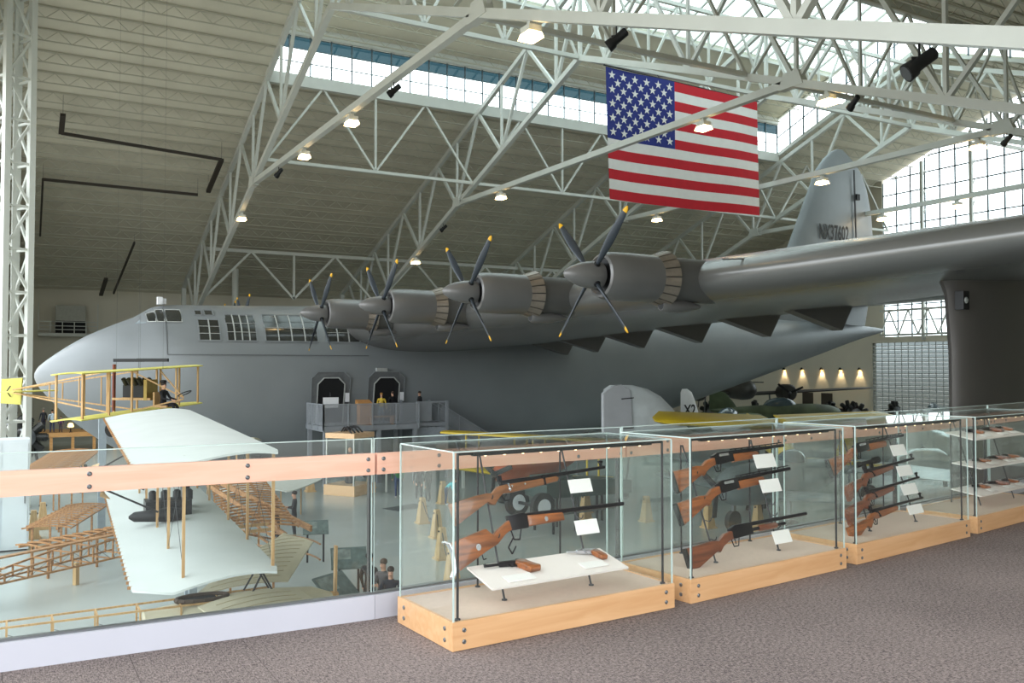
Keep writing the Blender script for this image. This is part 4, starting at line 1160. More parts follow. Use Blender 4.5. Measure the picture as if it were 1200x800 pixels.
# far wall fittings
t = thing('service_balcony', 'small white railed balcony high on the far wall', 'balcony', (5.1, 97.9, 4.9))
m = MB(); m.box(-2.6, 2.6, -1.4, 0, -.3, 0); obj('deck', m, WHITE_STEEL, t)
for z in (.35, .7, 1.1):
    m = MB(); m.bar((-2.6, -1.35, z), (2.6, -1.35, z), .07); obj('rail', m, WHITE_STEEL, t)
for i in range(6):
    m = MB(); m.bar((-2.6 + i * 1.04, -1.35, 0), (-2.6 + i * 1.04, -1.35, 1.1 if 0 < i < 5 else 2.9), .08); obj('post', m, WHITE_STEEL, t)
t = thing('air_unit', 'grey air handling box on the far wall balcony', 'air unit', (5.3, 97.0, 4.9))
m = MB(); m.box(-1.3, 1.3, -.4, .6, 1.2, 2.7); obj('casing', m, mat('unit_grey', (170, 170, 160), .5), t)
m = MB(); m.box(-1.2, 1.2, -.43, -.41, .3, 1.15); m.box(-1.3, 1.3, -.4, .6, .0, 1.2); obj('grille', m, DARK, t)
m = MB(); m.tube((31.5 * .62, 90, GZ), (31.5 * .62, 90, zroof(90) - .9), .32, n=16)
o = obj('white_pipe_column', m, WHITE_STEEL, None, 40); tag(o, 'round white column standing behind the flying boat roof', 'column')

# ------------------------------------------------------------------ people
SKIN = mat('skin', (196, 150, 124), .6, 0, .05, 20)
PEOPLE_N = [0]
def person(label, loc, rotz, h=1.74, shirt=(40, 42, 48), pants=(40, 46, 66), hair=(40, 30, 24), shoes=(30, 30, 32), pose='stand', skirt=False, group=None, extra=None):
    J = {'pel': (0, 0, .96), 'bel': (0, .01, 1.10), 'che': (0, .0, 1.30), 'nk0': (0, -.01, 1.44), 'nk1': (0, .0, 1.51), 'hd0': (0, .02, 1.58), 'hd1': (0, .015, 1.66), 'hd2': (0, 0, 1.73), 'nose': (0, .115, 1.60)}
    RAD = {'pel': (.155, .115), 'bel': (.145, .105), 'che': (.165, .115), 'nk0': (.09, .075), 'nk1': (.055, .055), 'hd0': (.068, .082), 'hd1': (.078, .095), 'hd2': (.05, .06), 'nose': (.016, .016)}
    E = [('pel', 'bel'), ('bel', 'che'), ('che', 'nk0'), ('nk0', 'nk1'), ('nk1', 'hd0'), ('hd0', 'hd1'), ('hd1', 'hd2'), ('hd0', 'nose')]
    arm = {'stand': ((.25, .0, 1.15), (.27, .10, .90)), 'fold': ((.25, .05, 1.14), (.03, .22, 1.16)), 'hold': ((.24, .08, 1.14), (.12, .34, 1.20)), 'walk': ((.26, -.08, 1.16), (.26, .06, .93)), 'sit': ((.24, .12, 1.16), (.2, .42, 1.10)), 'bend': ((.22, .35, .95), (.18, .45, .70))}[pose]
    for s, n in ((1, 'r'), (-1, 'l')):
        a1, a2 = arm
        if pose == 'hold' and s < 0: a1, a2 = (.25, .0, 1.15), (.27, .10, .90)
        sh = (.185 * s, -.005, 1.405)
        J['sh' + n] = sh; J['el' + n] = (a1[0] * s, a1[1], a1[2]); J['wr' + n] = (a2[0] * s, a2[1], a2[2])
        d = (Vector(J['wr' + n]) - Vector(J['el' + n])).normalized()
        w = Vector(J['wr' + n]); side = d.cross(Vector((s, 0, 0))); side = side.normalized() if side.length > .1 else Vector((0, 0, 1))
        J['pa' + n] = tuple(w + d * .075)
        RAD.update({'sh' + n: (.066, .066), 'el' + n: (.046, .046), 'wr' + n: (.03, .026), 'pa' + n: (.034, .02)})
        E += [('che', 'sh' + n), ('sh' + n, 'el' + n), ('el' + n, 'wr' + n), ('wr' + n, 'pa' + n)]
        for i, (o_, ln) in enumerate(((-.028, .062), (-.010, .078), (.010, .074), (.028, .055))):
            b = w + d * .10 + side * o_
            J['f%d' % i + n] = tuple(b); J['g%d' % i + n] = tuple(b + d * ln * .75 + Vector((0, .012, 0)) * 1)
            RAD['f%d' % i + n] = (.009, .009); RAD['g%d' % i + n] = (.007, .007)
            E += [('pa' + n, 'f%d' % i + n), ('f%d' % i + n, 'g%d' % i + n)]
        b = w + d * .045 - side * .045
        J['th' + n] = tuple(b); RAD['th' + n] = (.010, .010); E.append(('wr' + n, 'th' + n))
        J['hp' + n] = (.09 * s, 0, .90); RAD['hp' + n] = (.10, .105)
        if pose == 'sit':
            J['kn' + n] = (.12 * s, .44, .93); J['an' + n] = (.12 * s, .62, .52); J['to' + n] = (.12 * s, .80, .50)
        elif pose == 'walk':
            J['kn' + n] = (.095 * s, .10 * s + .04, .50); J['an' + n] = (.10 * s, .16 * s - .05, .10); J['to' + n] = (.11 * s, .16 * s + .12, .04)
        else:
            J['kn' + n] = (.105 * s, .02, .50); J['an' + n] = (.12 * s, -.02, .09); J['to' + n] = (.14 * s, .15, .035)
        RAD.update({'kn' + n: (.066, .066), 'an' + n: (.044, .046), 'to' + n: (.042, .032)})
        E += [('pel', 'hp' + n), ('hp' + n, 'kn' + n), ('kn' + n, 'an' + n), ('an' + n, 'to' + n)]
    if pose == 'bend':
        M_ = Matrix.Translation((0, 0, .95)) @ Matrix.Rotation(R(-55), 4, 'X') @ Matrix.Translation((0, 0, -.95))
        for k_ in ('bel', 'che', 'nk0', 'nk1', 'hd0', 'hd1', 'hd2', 'nose', 'shr', 'shl'):
            J[k_] = tuple(M_ @ Vector(J[k_]))
    k_ = h / 1.78
    names = list(J); idx = {n: i for i, n in enumerate(names)}
    me = bpy.data.meshes.new('person_body')
    me.from_pydata([tuple(c * k_ for c in J[n]) for n in names], [(idx[a], idx[b]) for a, b in E], [])
    o = bpy.data.objects.new('person_tmp', me); COL.objects.link(o)
    md = o.modifiers.new('skin', 'SKIN'); md.use_smooth_shade = True; md.branch_smoothing = .5
    for i, n in enumerate(names):
        d_ = me.skin_vertices[0].data[i]; d_.radius = tuple(r_ * k_ for r_ in RAD[n]); d_.use_root = (n == 'pel')
    sd = o.modifiers.new('sub', 'SUBSURF'); sd.levels = 2; sd.render_levels = 2
    bpy.context.view_layer.update()
    b = bpy.data.meshes.new_from_object(o.evaluated_get(bpy.context.evaluated_depsgraph_get()))
    bpy.data.objects.remove(o)
    PEOPLE_N[0] += 1; pn = PEOPLE_N[0]
    ms = [mat('shirt_%s_%s_%s' % shirt, shirt, .9, 0, .1, 12), mat('trousers_%s_%s_%s' % pants, pants, .9, 0, .1, 12), SKIN, mat('shoe_%s_%s_%s' % shoes, shoes, .6)]
    b.materials.clear()
    for q in ms: b.materials.append(q)
    P = {n: Vector(J[n]) * k_ for n in names}
    keyed = [(n, P[n]) for n in names]
    mi = []
    for f in b.polygons:
        c = f.center; n = min(keyed, key=lambda q: (q[1] - c).length)[0]
        if n in ('nk1', 'hd0', 'hd1', 'hd2', 'nose') or n[:2] in ('pa', 'th') or (n[0] in 'fg' and n[1].isdigit()): mi.append(2)
        elif n[:2] == 'to' or (n[:2] == 'an' and c.z < P[n].z - .0): mi.append(3)
        elif n[:2] in ('kn', 'an', 'hp'): mi.append(1)
        elif n == 'pel' and c.z < P['pel'].z - .01: mi.append(1)
        else: mi.append(0)
    b.polygons.foreach_set('material_index', mi); b.polygons.foreach_set('use_smooth', [True] * len(mi))
    b.name = 'person'
    o = link('person', b, None, loc, (0, 0, rotz)); tag(o, label, 'person', group)
    hm = mat('hair_%s_%s_%s' % hair, hair, .8, 0, .2, 40)
    hc = P['hd1']; hx = (P['hd2'] - P['hd0']).normalized()
    m = MB(); m.ball((0, -.016 * k_, .03 * k_), (.088 * k_, .103 * k_, .082 * k_), 12, 8)
    keep = [i for i, f in enumerate(m.f)]
    hr = obj('hair', m, hm, o, 60, tuple(hc))
    if pose == 'bend': hr.rotation_euler = (R(-55), 0, 0)
    if pose != 'bend':
        for s in (-1, 1):
            m = MB(); m.ball((.03 * s * k_, .098 * k_, 1.635 * k_), .011 * k_, 6, 4); obj('eye', m, BLACK, o)
        m = MB(); m.box(-.022 * k_, .022 * k_, .094 * k_, .104 * k_, 1.558 * k_, 1.566 * k_); obj('mouth', m, mat('lip', (150, 84, 78), .6), o)
    return o
person('person in a dark coat leaning over a phone, frontmost of three by the railing', (7.62, 18.98, GZ), R(150), 1.70, (36, 40, 52), (34, 36, 44), (44, 32, 26), pose='hold', group='visitors on the hall floor')
person('person in black with short dark hair, leftmost of three by the railing', (7.60, 20.3, GZ), R(-60), 1.78, (26, 26, 28), (24, 24, 28), (22, 18, 16), group='visitors on the hall floor')
person('person in a grey jacket between two others just beyond the railing', (7.75, 19.75, GZ), R(120), 1.72, (86, 82, 84), (36, 36, 44), (70, 52, 40), pose='fold', group='visitors on the hall floor')
person('person in black standing behind the wooden wing frame, on the left', (8.04, 30.48, GZ), R(-70), 1.76, (26, 26, 30), (24, 24, 28), pose='hold', group='visitors on the hall floor')
person('person in black coat standing behind the wooden wing frame, on the right', (9.1, 31.96, GZ), R(80), 1.74, (28, 28, 32), (26, 26, 30), pose='fold', group='visitors on the hall floor')
person('person in blue jeans beside the dark floor mat', (16.2, 39.5, GZ), R(-20), 1.76, (60, 110, 70), (52, 66, 96), pose='walk', shoes=(220, 220, 220), group='visitors on the hall floor')
person('person in black trousers next to the one in jeans', (16.9, 38.6, GZ), R(160), 1.72, (30, 30, 34), (28, 28, 32), group='visitors on the hall floor')
person('person in dark green trousers left of the wooden posts', (16.9, 37.6, GZ), R(20), 1.70, (60, 66, 62), (58, 68, 64), group='visitors on the hall floor')
person('child in a turquoise top bending over a wooden post', (17.2, 36.3, GZ), R(-110), 1.45, (60, 190, 200), (50, 60, 86), (90, 60, 40), pose='bend', shoes=(220, 220, 220), group='visitors on the hall floor')
person('person in a yellow top carrying papers on the entry platform', (18.0, 46.3, -1.5), R(160), 1.70, (200, 170, 60), (90, 110, 130), (170, 120, 60), pose='hold', group='people on the entry platform')
person('person in a black coat at the second hatch of the flying boat', (18.9, 46.9, -1.5), R(10), 1.76, (20, 20, 24), (24, 24, 28), (60, 44, 34), group='people on the entry platform')
person('person in black at the head of the platform stairs', (20.6, 47.0, -1.5), R(90), 1.74, (18, 18, 22), (20, 20, 24), (50, 36, 28), group='people on the entry platform')
person('person in a pale blue shirt on the wooden stage by the nose', (2.9, 73.4, -3.2), R(0), 1.70, (190, 205, 215), (50, 60, 90), group='people on the far stage')
person('person in dark clothes behind the pale blue shirt on the stage', (2.35, 74.2, -3.2), R(30), 1.78, (50, 52, 60), (40, 42, 56), (120, 110, 100), group='people on the far stage')
person('child in a purple coat on the wooden stage by the nose', (3.45, 73.1, -3.2), R(-20), 1.25, (90, 50, 100), (60, 50, 60), (90, 70, 50), group='people on the far stage')
person('person in black alone right of the stage group', (5.2, 76.0, -3.2), R(30), 1.70, (22, 22, 26), (22, 22, 26), group='people on the far stage')
person('person in dark green beside the small wooden wing frame', (3.35, 48.6, GZ), R(60), 1.72, (40, 56, 54), (40, 40, 44), (26, 20, 18), group='visitors on the hall floor')

# far wooden stage with an engine exhibit in front of it
STAGEW = wood_mat('honey_plank', (196, 142, 84), (214, 166, 104), .5, 0, 2, .1)
t = thing('wooden_stage', 'low wooden stage with honey edge boards near the nose', 'stage', (1.2, 72.6, GZ))
m = MB(); m.box(0, 7.5, 0, 4.6, 1.15, 1.4); obj('deck', m, STAGEW, t)
for i in range(6):
    m = MB(); m.box(.1 + i * 1.42, .3 + i * 1.42, .05, .25, 0, 1.15); obj('leg', m, STAGEW, t)
m = MB(); m.box(0, 7.5, -.06, 0, 1.1, 1.42); obj('edge_board', m, STAGEW, t)
t = thing('signal_lamp', 'small glowing floor lamp on the wooden stage', 'lamp', (4.1, 73.0, -3.2))
m = MB(); m.lathe([(0, .12), (.05, .12), (.06, .04), (.35, .04)], 12, 'z'); obj('stem', m, BLACK, t)
m = MB(); m.lathe([(.35, .06), (.4, .22), (.65, .16), (.7, .05)], 12, 'z'); obj('shade', m, mat('glowing_shade', (255, 220, 150), .5, 0, .02, 4, emit=3, emitc=(255, 205, 130)), t)
# engine exhibits: finned radial engines on a stand at the left edge
def radial_engine(label, loc, rot, s=1.0):
    t = thing('radial_engine', label, 'engine', loc, rot)
    m = MB(); m.lathe([(-.35 * s, .1 * s), (-.3 * s, .3 * s), (.25 * s, .34 * s), (.4 * s, .12 * s), (.62 * s, .07 * s)], 18, 'x', (0, 0, 1.2 * s)); obj('crankcase', m, STEEL, t, 40)
    for k in range(9):
        a = 2 * PI * k / 9; c, q = math.cos(a), math.sin(a)
        m = MB()
        for j in range(7):
            r_ = .32 + j * .05; m.tube((0, c * r_ * s, (1.2 + q * r_) * s), (0, c * (r_ + .028) * s, (1.2 + q * (r_ + .028)) * s), .15 * s, n=10)
        m.tube((0, c * .3 * s, (1.2 + q * .3) * s), (0, c * .7 * s, (1.2 + q * .7) * s), .11 * s, n=10)
        obj('cylinder', m, mat('engine_dark', (62, 62, 60), .45, .6), t)
    m = MB(); m.bar((-.2 * s, -.4 * s, 0), (0, -.25 * s, 1.0 * s), .07 * s); m.bar((-.2 * s, .4 * s, 0), (0, .25 * s, 1.0 * s), .07 * s); m.box(-.5 * s, .4 * s, -.5 * s, .5 * s, 0, .06 * s); obj('stand', m, BLACK, t)
    return t
radial_engine('dark finned radial engine on a stand below the yellow rudder', (1.0, 60.0, GZ), R(-100), 1.7)
radial_engine('dark radial engine at the left edge behind the white cabinet', (-.15, 56.0, GZ), R(-80), 1.6)
radial_engine('dark radial engine farther behind the one below the yellow rudder', (.2, 66.0, GZ), R(-120), 1.8)

# white exhibit cabinet
t = thing('white_cabinet', 'tall white panelled exhibit cabinet at the left edge', 'cabinet', (-.35, 34.4, GZ), R(0))
CABW = mat('cabinet_white', (206, 214, 218), .5, 0, .03, 2)
m = MB(); m.box(-.6, 1.05, 0, 1.2, .06, 3.75); obj('body', m, CABW, t)
for x0, x1 in ((-.55, .22), (.26, 1.0)):
    m = MB(); m.box(x0, x1, -.03, 0, .15, 3.65); d = obj('door', m, CABW, t)
    m = MB(); m.box(x1 - .1, x1 - .07, -.07, -.03, 1.6, 2.0); obj('handle', m, STEEL, d)
m = MB(); m.box(-.55, 1.0, .05, 1.15, 0, .06); obj('plinth', m, BLACK, t)

# ------------------------------------------------------------------ entry platform at the hatches
PGREY = mat('platform_grey', (150, 154, 160), .5, .3, .05, 2)
def mesh_panel_mat():
    m = bpy.data.materials.new('perforated_panel'); m.use_nodes = True
    N = m.node_tree.nodes; L = m.node_tree.links
    b = N['Principled BSDF']; b.inputs['Base Color'].default_value = lin((168, 172, 178)) + (1,); b.inputs['Roughness'].default_value = .5
    tr = N.new('ShaderNodeBsdfTransparent'); mx = N.new('ShaderNodeMixShader')
    tc = N.new('ShaderNodeTexCoord'); v = N.new('ShaderNodeTexChecker'); v.inputs['Scale'].default_value = 90
    L.new(tc.outputs['Object'], v.inputs['Vector'])
    mr = N.new('ShaderNodeMapRange'); mr.inputs['To Min'].default_value = .12; mr.inputs['To Max'].default_value = .5
    L.new(v.outputs['Fac'], mr.inputs['Value']); L.new(mr.outputs[0], mx.inputs[0])
    L.new(tr.outputs[0], mx.inputs[1]); L.new(b.outputs[0], mx.inputs[2]); L.new(mx.outputs[0], N['Material Output'].inputs[0])
    return m
PERF = mesh_panel_mat()
PZ = -1.5 - GZ
plat = thing('entry_platform', 'grey railed platform in front of the flying boat hatches', 'platform', (14.3, 45.0, GZ))
m = MB(); m.box(0, 5.4, 0, 3.1, PZ - .28, PZ); obj('deck', m, PGREY, plat)
for x, y in ((.15, .15), (3.1, .15), (5.2, .15), (.15, 2.9), (3.1, 2.9), (5.2, 2.9)):
    m = MB(); m.box(x - .1, x + .1, y - .1, y + .1, 0, PZ - .28); obj('leg', m, PGREY, plat)
def rail_run(parent, pts, n, z0):
    for (a, b), k in zip(zip(pts[:-1], pts[1:]), n):
        for i in range(k + 1):
            f = i / k; x, y = a[0] + (b[0] - a[0]) * f, a[1] + (b[1] - a[1]) * f
            m = MB(); m.box(x - .03, x + .03, y - .03, y + .03, z0 - .2, z0 + 1.15); obj('rail_post', m, PGREY, parent)
            if i < k:
                x2, y2 = a[0] + (b[0] - a[0]) * (i + 1) / k, a[1] + (b[1] - a[1]) * (i + 1) / k
                m = MB(); m.bar((x, y, z0 + .58), (x2, y2, z0 + .58), .012, 1.08); obj('mesh_panel', m, PERF, parent)
        m = MB(); m.bar((a[0], a[1], z0 + 1.14), (b[0], b[1], z0 + 1.14), .05); obj('handrail', m, PGREY, parent)
rail_run(plat, [(0, 2.9), (0, 0), (5.4, 0)], (3, 4), PZ)
st = thing('stair_tower', 'grey stair landing and flight down from the entry platform', 'stairs', (19.75, 45.4, GZ))
m = MB(); m.box(0, 1.9, 0, 2.6, PZ - .2, PZ); obj('landing', m, PGREY, st)
for x, y in ((.06, .06), (1.84, .06), (1.84, 2.5), (.06, 2.5)):
    m = MB(); m.box(x - .07, x + .07, y - .07, y + .07, 0, PZ + 1.2); obj('post', m, PGREY, st)
for z in (PZ - 1.4, PZ - .1, PZ + 1.15):
    m = MB(); m.bar((0, .06, z), (1.9, .06, z), .08); obj('cross_bar', m, PGREY, st)
m = MB(); m.box(.1, .9, .04, .07, PZ + .1, PZ + 1.12); obj('landing_panel', m, PGREY, st)
m = MB(); m.box(.14, 1.8, .1, .13, PZ - 1.3, PZ - .25); obj('landing_panel', m, mat('panel_pale_grey', (150, 156, 164), .6), st)
for i in range(16):
    f = i / 16; m = MB(); m.box(1.9 + f * 5.4, 1.9 + f * 5.4 + .3, 1.3, 2.5, PZ * (1 - f) - .22, PZ * (1 - f) - .18); obj('tread', m, PGREY, st)
for y in (1.28, 2.52):
    m = MB(); m.bar((1.9, y, PZ - .15), (7.2, y, .05), .06, .3); obj('stringer', m, PGREY, st)
    m = MB(); m.bar((1.9, y, PZ + 1.05), (7.2, y, 1.1), .05); obj('handrail', m, PGREY, st)
    m = MB(); m.bar((1.9, y, PZ + .5), (7.2, y, .6), .012, .9); obj('mesh_panel', m, PERF, st)
    for i in range(5):
        f = i / 4; m = MB(); m.box(1.9 + 5.3 * f - .03, 1.9 + 5.3 * f + .03, y - .03, y + .03, max(0, PZ * (1 - f) - .1), PZ * (1 - f) + 1.08); obj('rail_post', m, PGREY, st)
LECT = wood_mat('oak_lectern', (176, 122, 66), (200, 146, 86), .5, 2, 2, .1)
t = thing('lectern', 'oak lectern standing on the entry platform', 'lectern', (16.85, 45.9, -1.5), R(0))
m = MB(); m.box(-.32, .32, -.25, .25, 0, 1.05); obj('body', m, LECT, t)
m = MB(); m.prism([(-.3, 1.05), (.3, 1.05), (.3, 1.32), (-.3, 1.12)], .8, 'yz'); obj('sloping_top', m, LECT, t)
t = thing('bench', 'low oak bench on the entry platform', 'bench', (17.7, 45.5, -1.5))
m = MB(); m.box(-.75, .75, -.2, .2, .38, .45); obj('seat', m, LECT, t)
for x in (-.6, .6):
    m = MB(); m.box(x - .05, x + .05, -.18, .18, 0, .38); obj('leg', m, LECT, t)
t = thing('easel', 'easel with a white notice on the entry platform', 'easel', (14.85, 45.6, -1.5))
for a in ((-.3, -.1), (.3, -.1), (0, .35)):
    m = MB(); m.tube((a[0], a[1], 0), (0, 0, 1.75), .02, n=6); obj('leg', m, BLACK, t)
m = MB(); m.box(-.42, .42, -.12, -.09, .95, 1.5); obj('notice_board', m, WHITE, t)

# glass exhibit box below the platform
t = thing('exhibit_box', 'glass exhibit box with a flat maple frame top below the platform', 'display case', (14.7, 42.0, GZ), R(35))
m = MB(); m.box(-.85, .85, -.85, .85, 2.75, 3.0); obj('top_frame', m, MAPLE, t)
m = MB(); m.box(-.9, .9, -.9, .9, 0, .5); obj('base', m, MAPLE, t)
for i, j in ((-1, -1), (1, -1), (1, 1), (-1, 1)):
    m = MB(); m.box(i * .8 - .03, i * .8 + .03, j * .8 - .03, j * .8 + .03, .5, 2.75); obj('corner_post', m, WHITE_STEEL, t)
for a, b in (((-1, -1), (1, -1)), ((1, -1), (1, 1)), ((1, 1), (-1, 1)), ((-1, 1), (-1, -1))):
    m = MB(); m.bar((a[0] * .8, a[1] * .8, 1.62), (b[0] * .8, b[1] * .8, 1.62), .01, 2.2); obj('glass_side', m, GLASS, t)
for k in range(4):
    m = MB(); m.path([(-.7 + .3 * k, -.6, 3.0), (-.5 + .3 * k, -.2, 3.22), (-.2 + .25 * k, .2, 3.25), (.1 + .2 * k, .6, 3.0)], .04); obj('dark_strap', m, BLACK, t)
t = thing('mannequin_bust', 'dark clothed dummy inside the glass exhibit box', 'mannequin', (14.7, 42.0, GZ + .5))
m = MB(); m.lathe([(0, .2), (.1, .26), (.6, .22), (1.0, .3), (1.3, .24), (1.42, .08), (1.5, .07)], 16, 'z'); obj('torso', m, mat('dark_cloth', (52, 48, 46), .9), t, 50)
m = MB(); m.ball((0, 0, 1.62), (.1, .1, .14)); obj('head', m, SKIN, t, 60)

# low glass barrier on the hall floor in front of the platform
for i, (x, y) in enumerate(((16.4, 41.5), (18.4, 41.2), (20.4, 40.9))):
    t = thing('floor_barrier', 'low glass floor barrier, %s of three before the platform stairs' % ('leftmost', 'middle', 'rightmost')[i], 'barrier', (x, y, GZ), R(-8), 'glass floor barriers')
    for xx in (0, 1.95):
        m = MB(); m.box(xx - .04, xx + .04, -.04, .04, 0, 1.5 if i == 0 else 1.35); obj('post', m, WHITE_STEEL, t)
    m = MB(); m.box(.06, 1.9, -.01, .01, .15, 1.25); obj('glass_panel', m, GLASS, t)
    m = MB(); m.bar((0, 0, 1.3), (1.95, 0, 1.3), .05); obj('handrail', m, WHITE_STEEL, t)

# wooden stanchions with cord
POSTW = wood_mat('pine_post', (186, 150, 100), (206, 172, 122), .6, 2, 2, .1)
def make_stanchion():
    t = thing('wooden_post', 'x', 'post')
    m = MB(); m.loft([[(i * .2, j * .2, 0) for i, j in ((-1, -1), (1, -1), (1, 1), (-1, 1))], [(i * .09, j * .09, 1.02) for i, j in ((-1, -1), (1, -1), (1, 1), (-1, 1))]]); obj('tapered_post', m, POSTW, t)
    m = MB(); m.box(-.24, .24, -.24, .24, 0, .06); obj('base', m, POSTW, t)
    m = MB(); m.tube((-.14, 0, .9), (.14, 0, .9), .03, n=8); obj('cord_hole', m, BLACK, t)
    return t
sp0 = make_stanchion(); first = True
SPOTS = [(16.3, 43.4, 'at the back, under the railing joint'), (13.2, 43.6, 'by the maple exhibit box'), (14.41, 32.58, 'third from the front, left of the first case'), (13.65, 29.56, 'second from the front, left of the first case'), (12.29, 26.21, 'behind the crescent butt plate'), (11.1, 23.0, 'nearest the railing, behind the first case'),
    (17.28, 36.78, 'the child bends over'), (.9, 36.6, 'tall by the white cabinet'), (1.25, 38.6, 'just behind the cabinet post'), (21.5, 31.5, 'beside the orange aircraft tail'), (20.6, 30.2, 'left of the dark green cart'), (22.4, 28.5, 'right of the dark green cart'), (23.6, 26.2, 'under the grey wing tip'), (24.8, 24.8, 'behind the first case right edge')]
for x, y, w in SPOTS:
    o = sp0 if first else copy_tree(sp0); first = False
    o.location = (x, y, GZ); tag(o, 'tapered pine rope post ' + w, 'post', 'pine rope posts on the hall floor')
for i in range(2, 5):
    a, b = SPOTS[i], SPOTS[i + 1]; m = MB(); pts = []
    for k in range(9):
        f = k / 8; pts.append((a[0] + (b[0] - a[0]) * f, a[1] + (b[1] - a[1]) * f, GZ + .9 - .45 * math.sin(PI * f)))
    m.path(pts, .016); o = obj('rope', m, BLACK, None); tag(o, 'dark sagging rope between pine posts, %s' % ('farthest', 'middle', 'nearest')[i - 2], 'rope', 'sagging ropes')
m = MB(); m.box(-.9, .9, -.5, .5, 0, .015); m.box(-.93, .93, -.53, .53, 0, .008)
o = obj('floor_mat', m, mat('dark_mat', (70, 76, 78), .9), None, None, (15.4, 36.6, GZ + .001), (0, 0, R(20))); tag(o, 'dark rectangular mat lying on the hall floor', 'mat')

# tilted information panels by the front aircraft
PANELM = mat('info_panel_face', (92, 108, 106), .4, 0, .25, 6)
for x, y, rz, w, h, lab in ((8.0, 22.9, -15, .95, .7, 'larger tilted grey information panel by the tan wing tip'), (8.6, 27.8, -15, .8, .55, 'smaller tilted grey information panel behind the tan wing tip'), (6.7, 20.0, 30, 1.0, .8, 'tilted information board on a pine stand by the three visitors')):
    t = thing('information_panel', lab, 'sign', (x, y, GZ), R(rz), 'tilted information panels')
    m = MB(); m.box(-w / 2, w / 2, -.02, .02, -h / 2, h / 2); f = obj('panel', m, PANELM, t, None, (0, 0, 1.1), (R(-50), 0, 0))
    m = MB(); m.box(-w / 2 + .05, w * .05, -.026, -.021, -.05, h / 2 - .06); obj('picture', m, mat('info_picture', (120, 132, 128), .5, 0, .4, 5), f)
    for s in (-.25, .25):
        m = MB(); m.box(s - .03, s + .03, -.03, .03, 0, 1.05); obj('leg', m, BLACK if lab[0] != 't' else POSTW, t)

# ------------------------------------------------------------------ early aircraft beyond the railing
LINEN = mat('white_linen', (188, 193, 190), .85, 0, .04, 1.2)
TANLIN = mat('tan_linen', (196, 188, 164), .85, 0, .06, 1.5)
YELLIN = mat('yellow_fabric', (208, 200, 104), .8, 0, .06, 2)
SPRUCE = wood_mat('spruce_strut', (172, 132, 84), (200, 164, 114), .5, 2, 2, .1)
BAMBOO = wood_mat('brown_wing_wood', (138, 94, 54), (182, 134, 84), .5, 1, 2, .1)
WIRE = mat('thin_wire', (60, 60, 62), .4, .6)
def fabric_wing(span, chord, camber=.09, inc=.09, th=.035, tip=.5, x_te=-1.0, tilt=0.0, ny=30, nx=10, sag=0.0):
    # thin cambered wing; x_te trailing edge, +x leading edge; tips rounded at the trailing corner
    m = MB(); top = []; bot = []
    for j in range(ny + 1):
        y = -span / 2 + span * j / ny; e = span / 2 - abs(y)
        cut = 0.0
        if e < tip: cut = tip * (1 - math.sqrt(max(0, 1 - (1 - e / tip) ** 2)))
        rt, rb = [], []
        for i in range(nx + 1):
            u = i / nx; x = x_te + cut + (chord - cut * 1.15) * u
            z = camber * 4 * u * (1 - u) * (1.1 - .5 * (1 - u)) + inc * u + tilt * y - sag * (y / span * 2) ** 2
            rt.append((x, y, z + th)); rb.append((x, y, z))
        top.append(rt); bot.append(rb)
    rings = [t_ + b_[::-1] for t_, b_ in zip(top, bot)]
    m.loft(rings); return m
def strut(parent, name, p, q, w, material, d=None):
    m = MB(); m.bar(p, q, w, d or w); return obj(name, m, material, parent)

# --- white two-surface flyer standing on slim posts
fl = thing('white_biplane', 'white linen biplane with slender wooden struts just beyond the railing', 'aircraft', (2.98, 20.1, GZ), R(-3.0))
LZ, UZ = 2.9, 4.75
TI = .012
obj('lower_wing', fabric_wing(12.3, 2.15, .10, .16, .035, .55, -1.03, TI), LINEN, fl, 50, (0, 0, LZ))
obj('upper_wing', fabric_wing(12.3, 2.15, .10, .16, .035, .55, -1.03, TI), LINEN, fl, 50, (0, 0, UZ))
for y in (-5.75, -3.5, -1.35, 1.35, 3.5, 5.75):
    for x, dz in ((-.30, .07), (1.05, .18)):
        strut(fl, 'strut', (x, y, LZ + dz + TI * y), (x, y, UZ + dz + TI * y), .045, SPRUCE)
for a, b in ((-5.75, -3.5), (-3.5, -1.35), (1.35, 3.5), (3.5, 5.75)):
    for x in (-.30, 1.05):
        m = MB(); m.tube((x, a, LZ + .15), (x, b, UZ + .1), .004, n=4); m.tube((x, b, LZ + .15), (x, a, UZ + .1), .004, n=4); obj('rigging_wire', m, WIRE, fl)
m = MB()
for z in (LZ, UZ):
    for k in range(34): y = -5.5 + k * .333; m.box(-1.07, -1.0, y - .012, y + .012, z + TI * y - .005, z + TI * y + .04)
rt = obj('rib_tips', m, BAMBOO, fl); rt['kind'] = 'stuff'
m = MB(); m.box(-.45, .45, -.5, .1, LZ + .20, LZ + .52); eng = obj('engine', m, BLACK, fl)
for k in range(4):
    m = MB(); m.lathe([(LZ + .5, .08), (LZ + .68, .08), (LZ + .72, .04)], 10, 'z', (-.3 + k * .24, -.2, 0)); obj('cylinder', m, BLACK, eng)
m = MB(); m.box(.35, .5, .3, .75, LZ + .2, LZ + 1.5); obj('radiator', m, BLACK, fl)
m = MB(); m.lathe([(-.6, .03), (-.5, .10), (.2, .15), (.4, .12)], 12, 'x', (-.2, -1.0, LZ + .32)); obj('fuel_tank', m, BLACK, fl, 40)
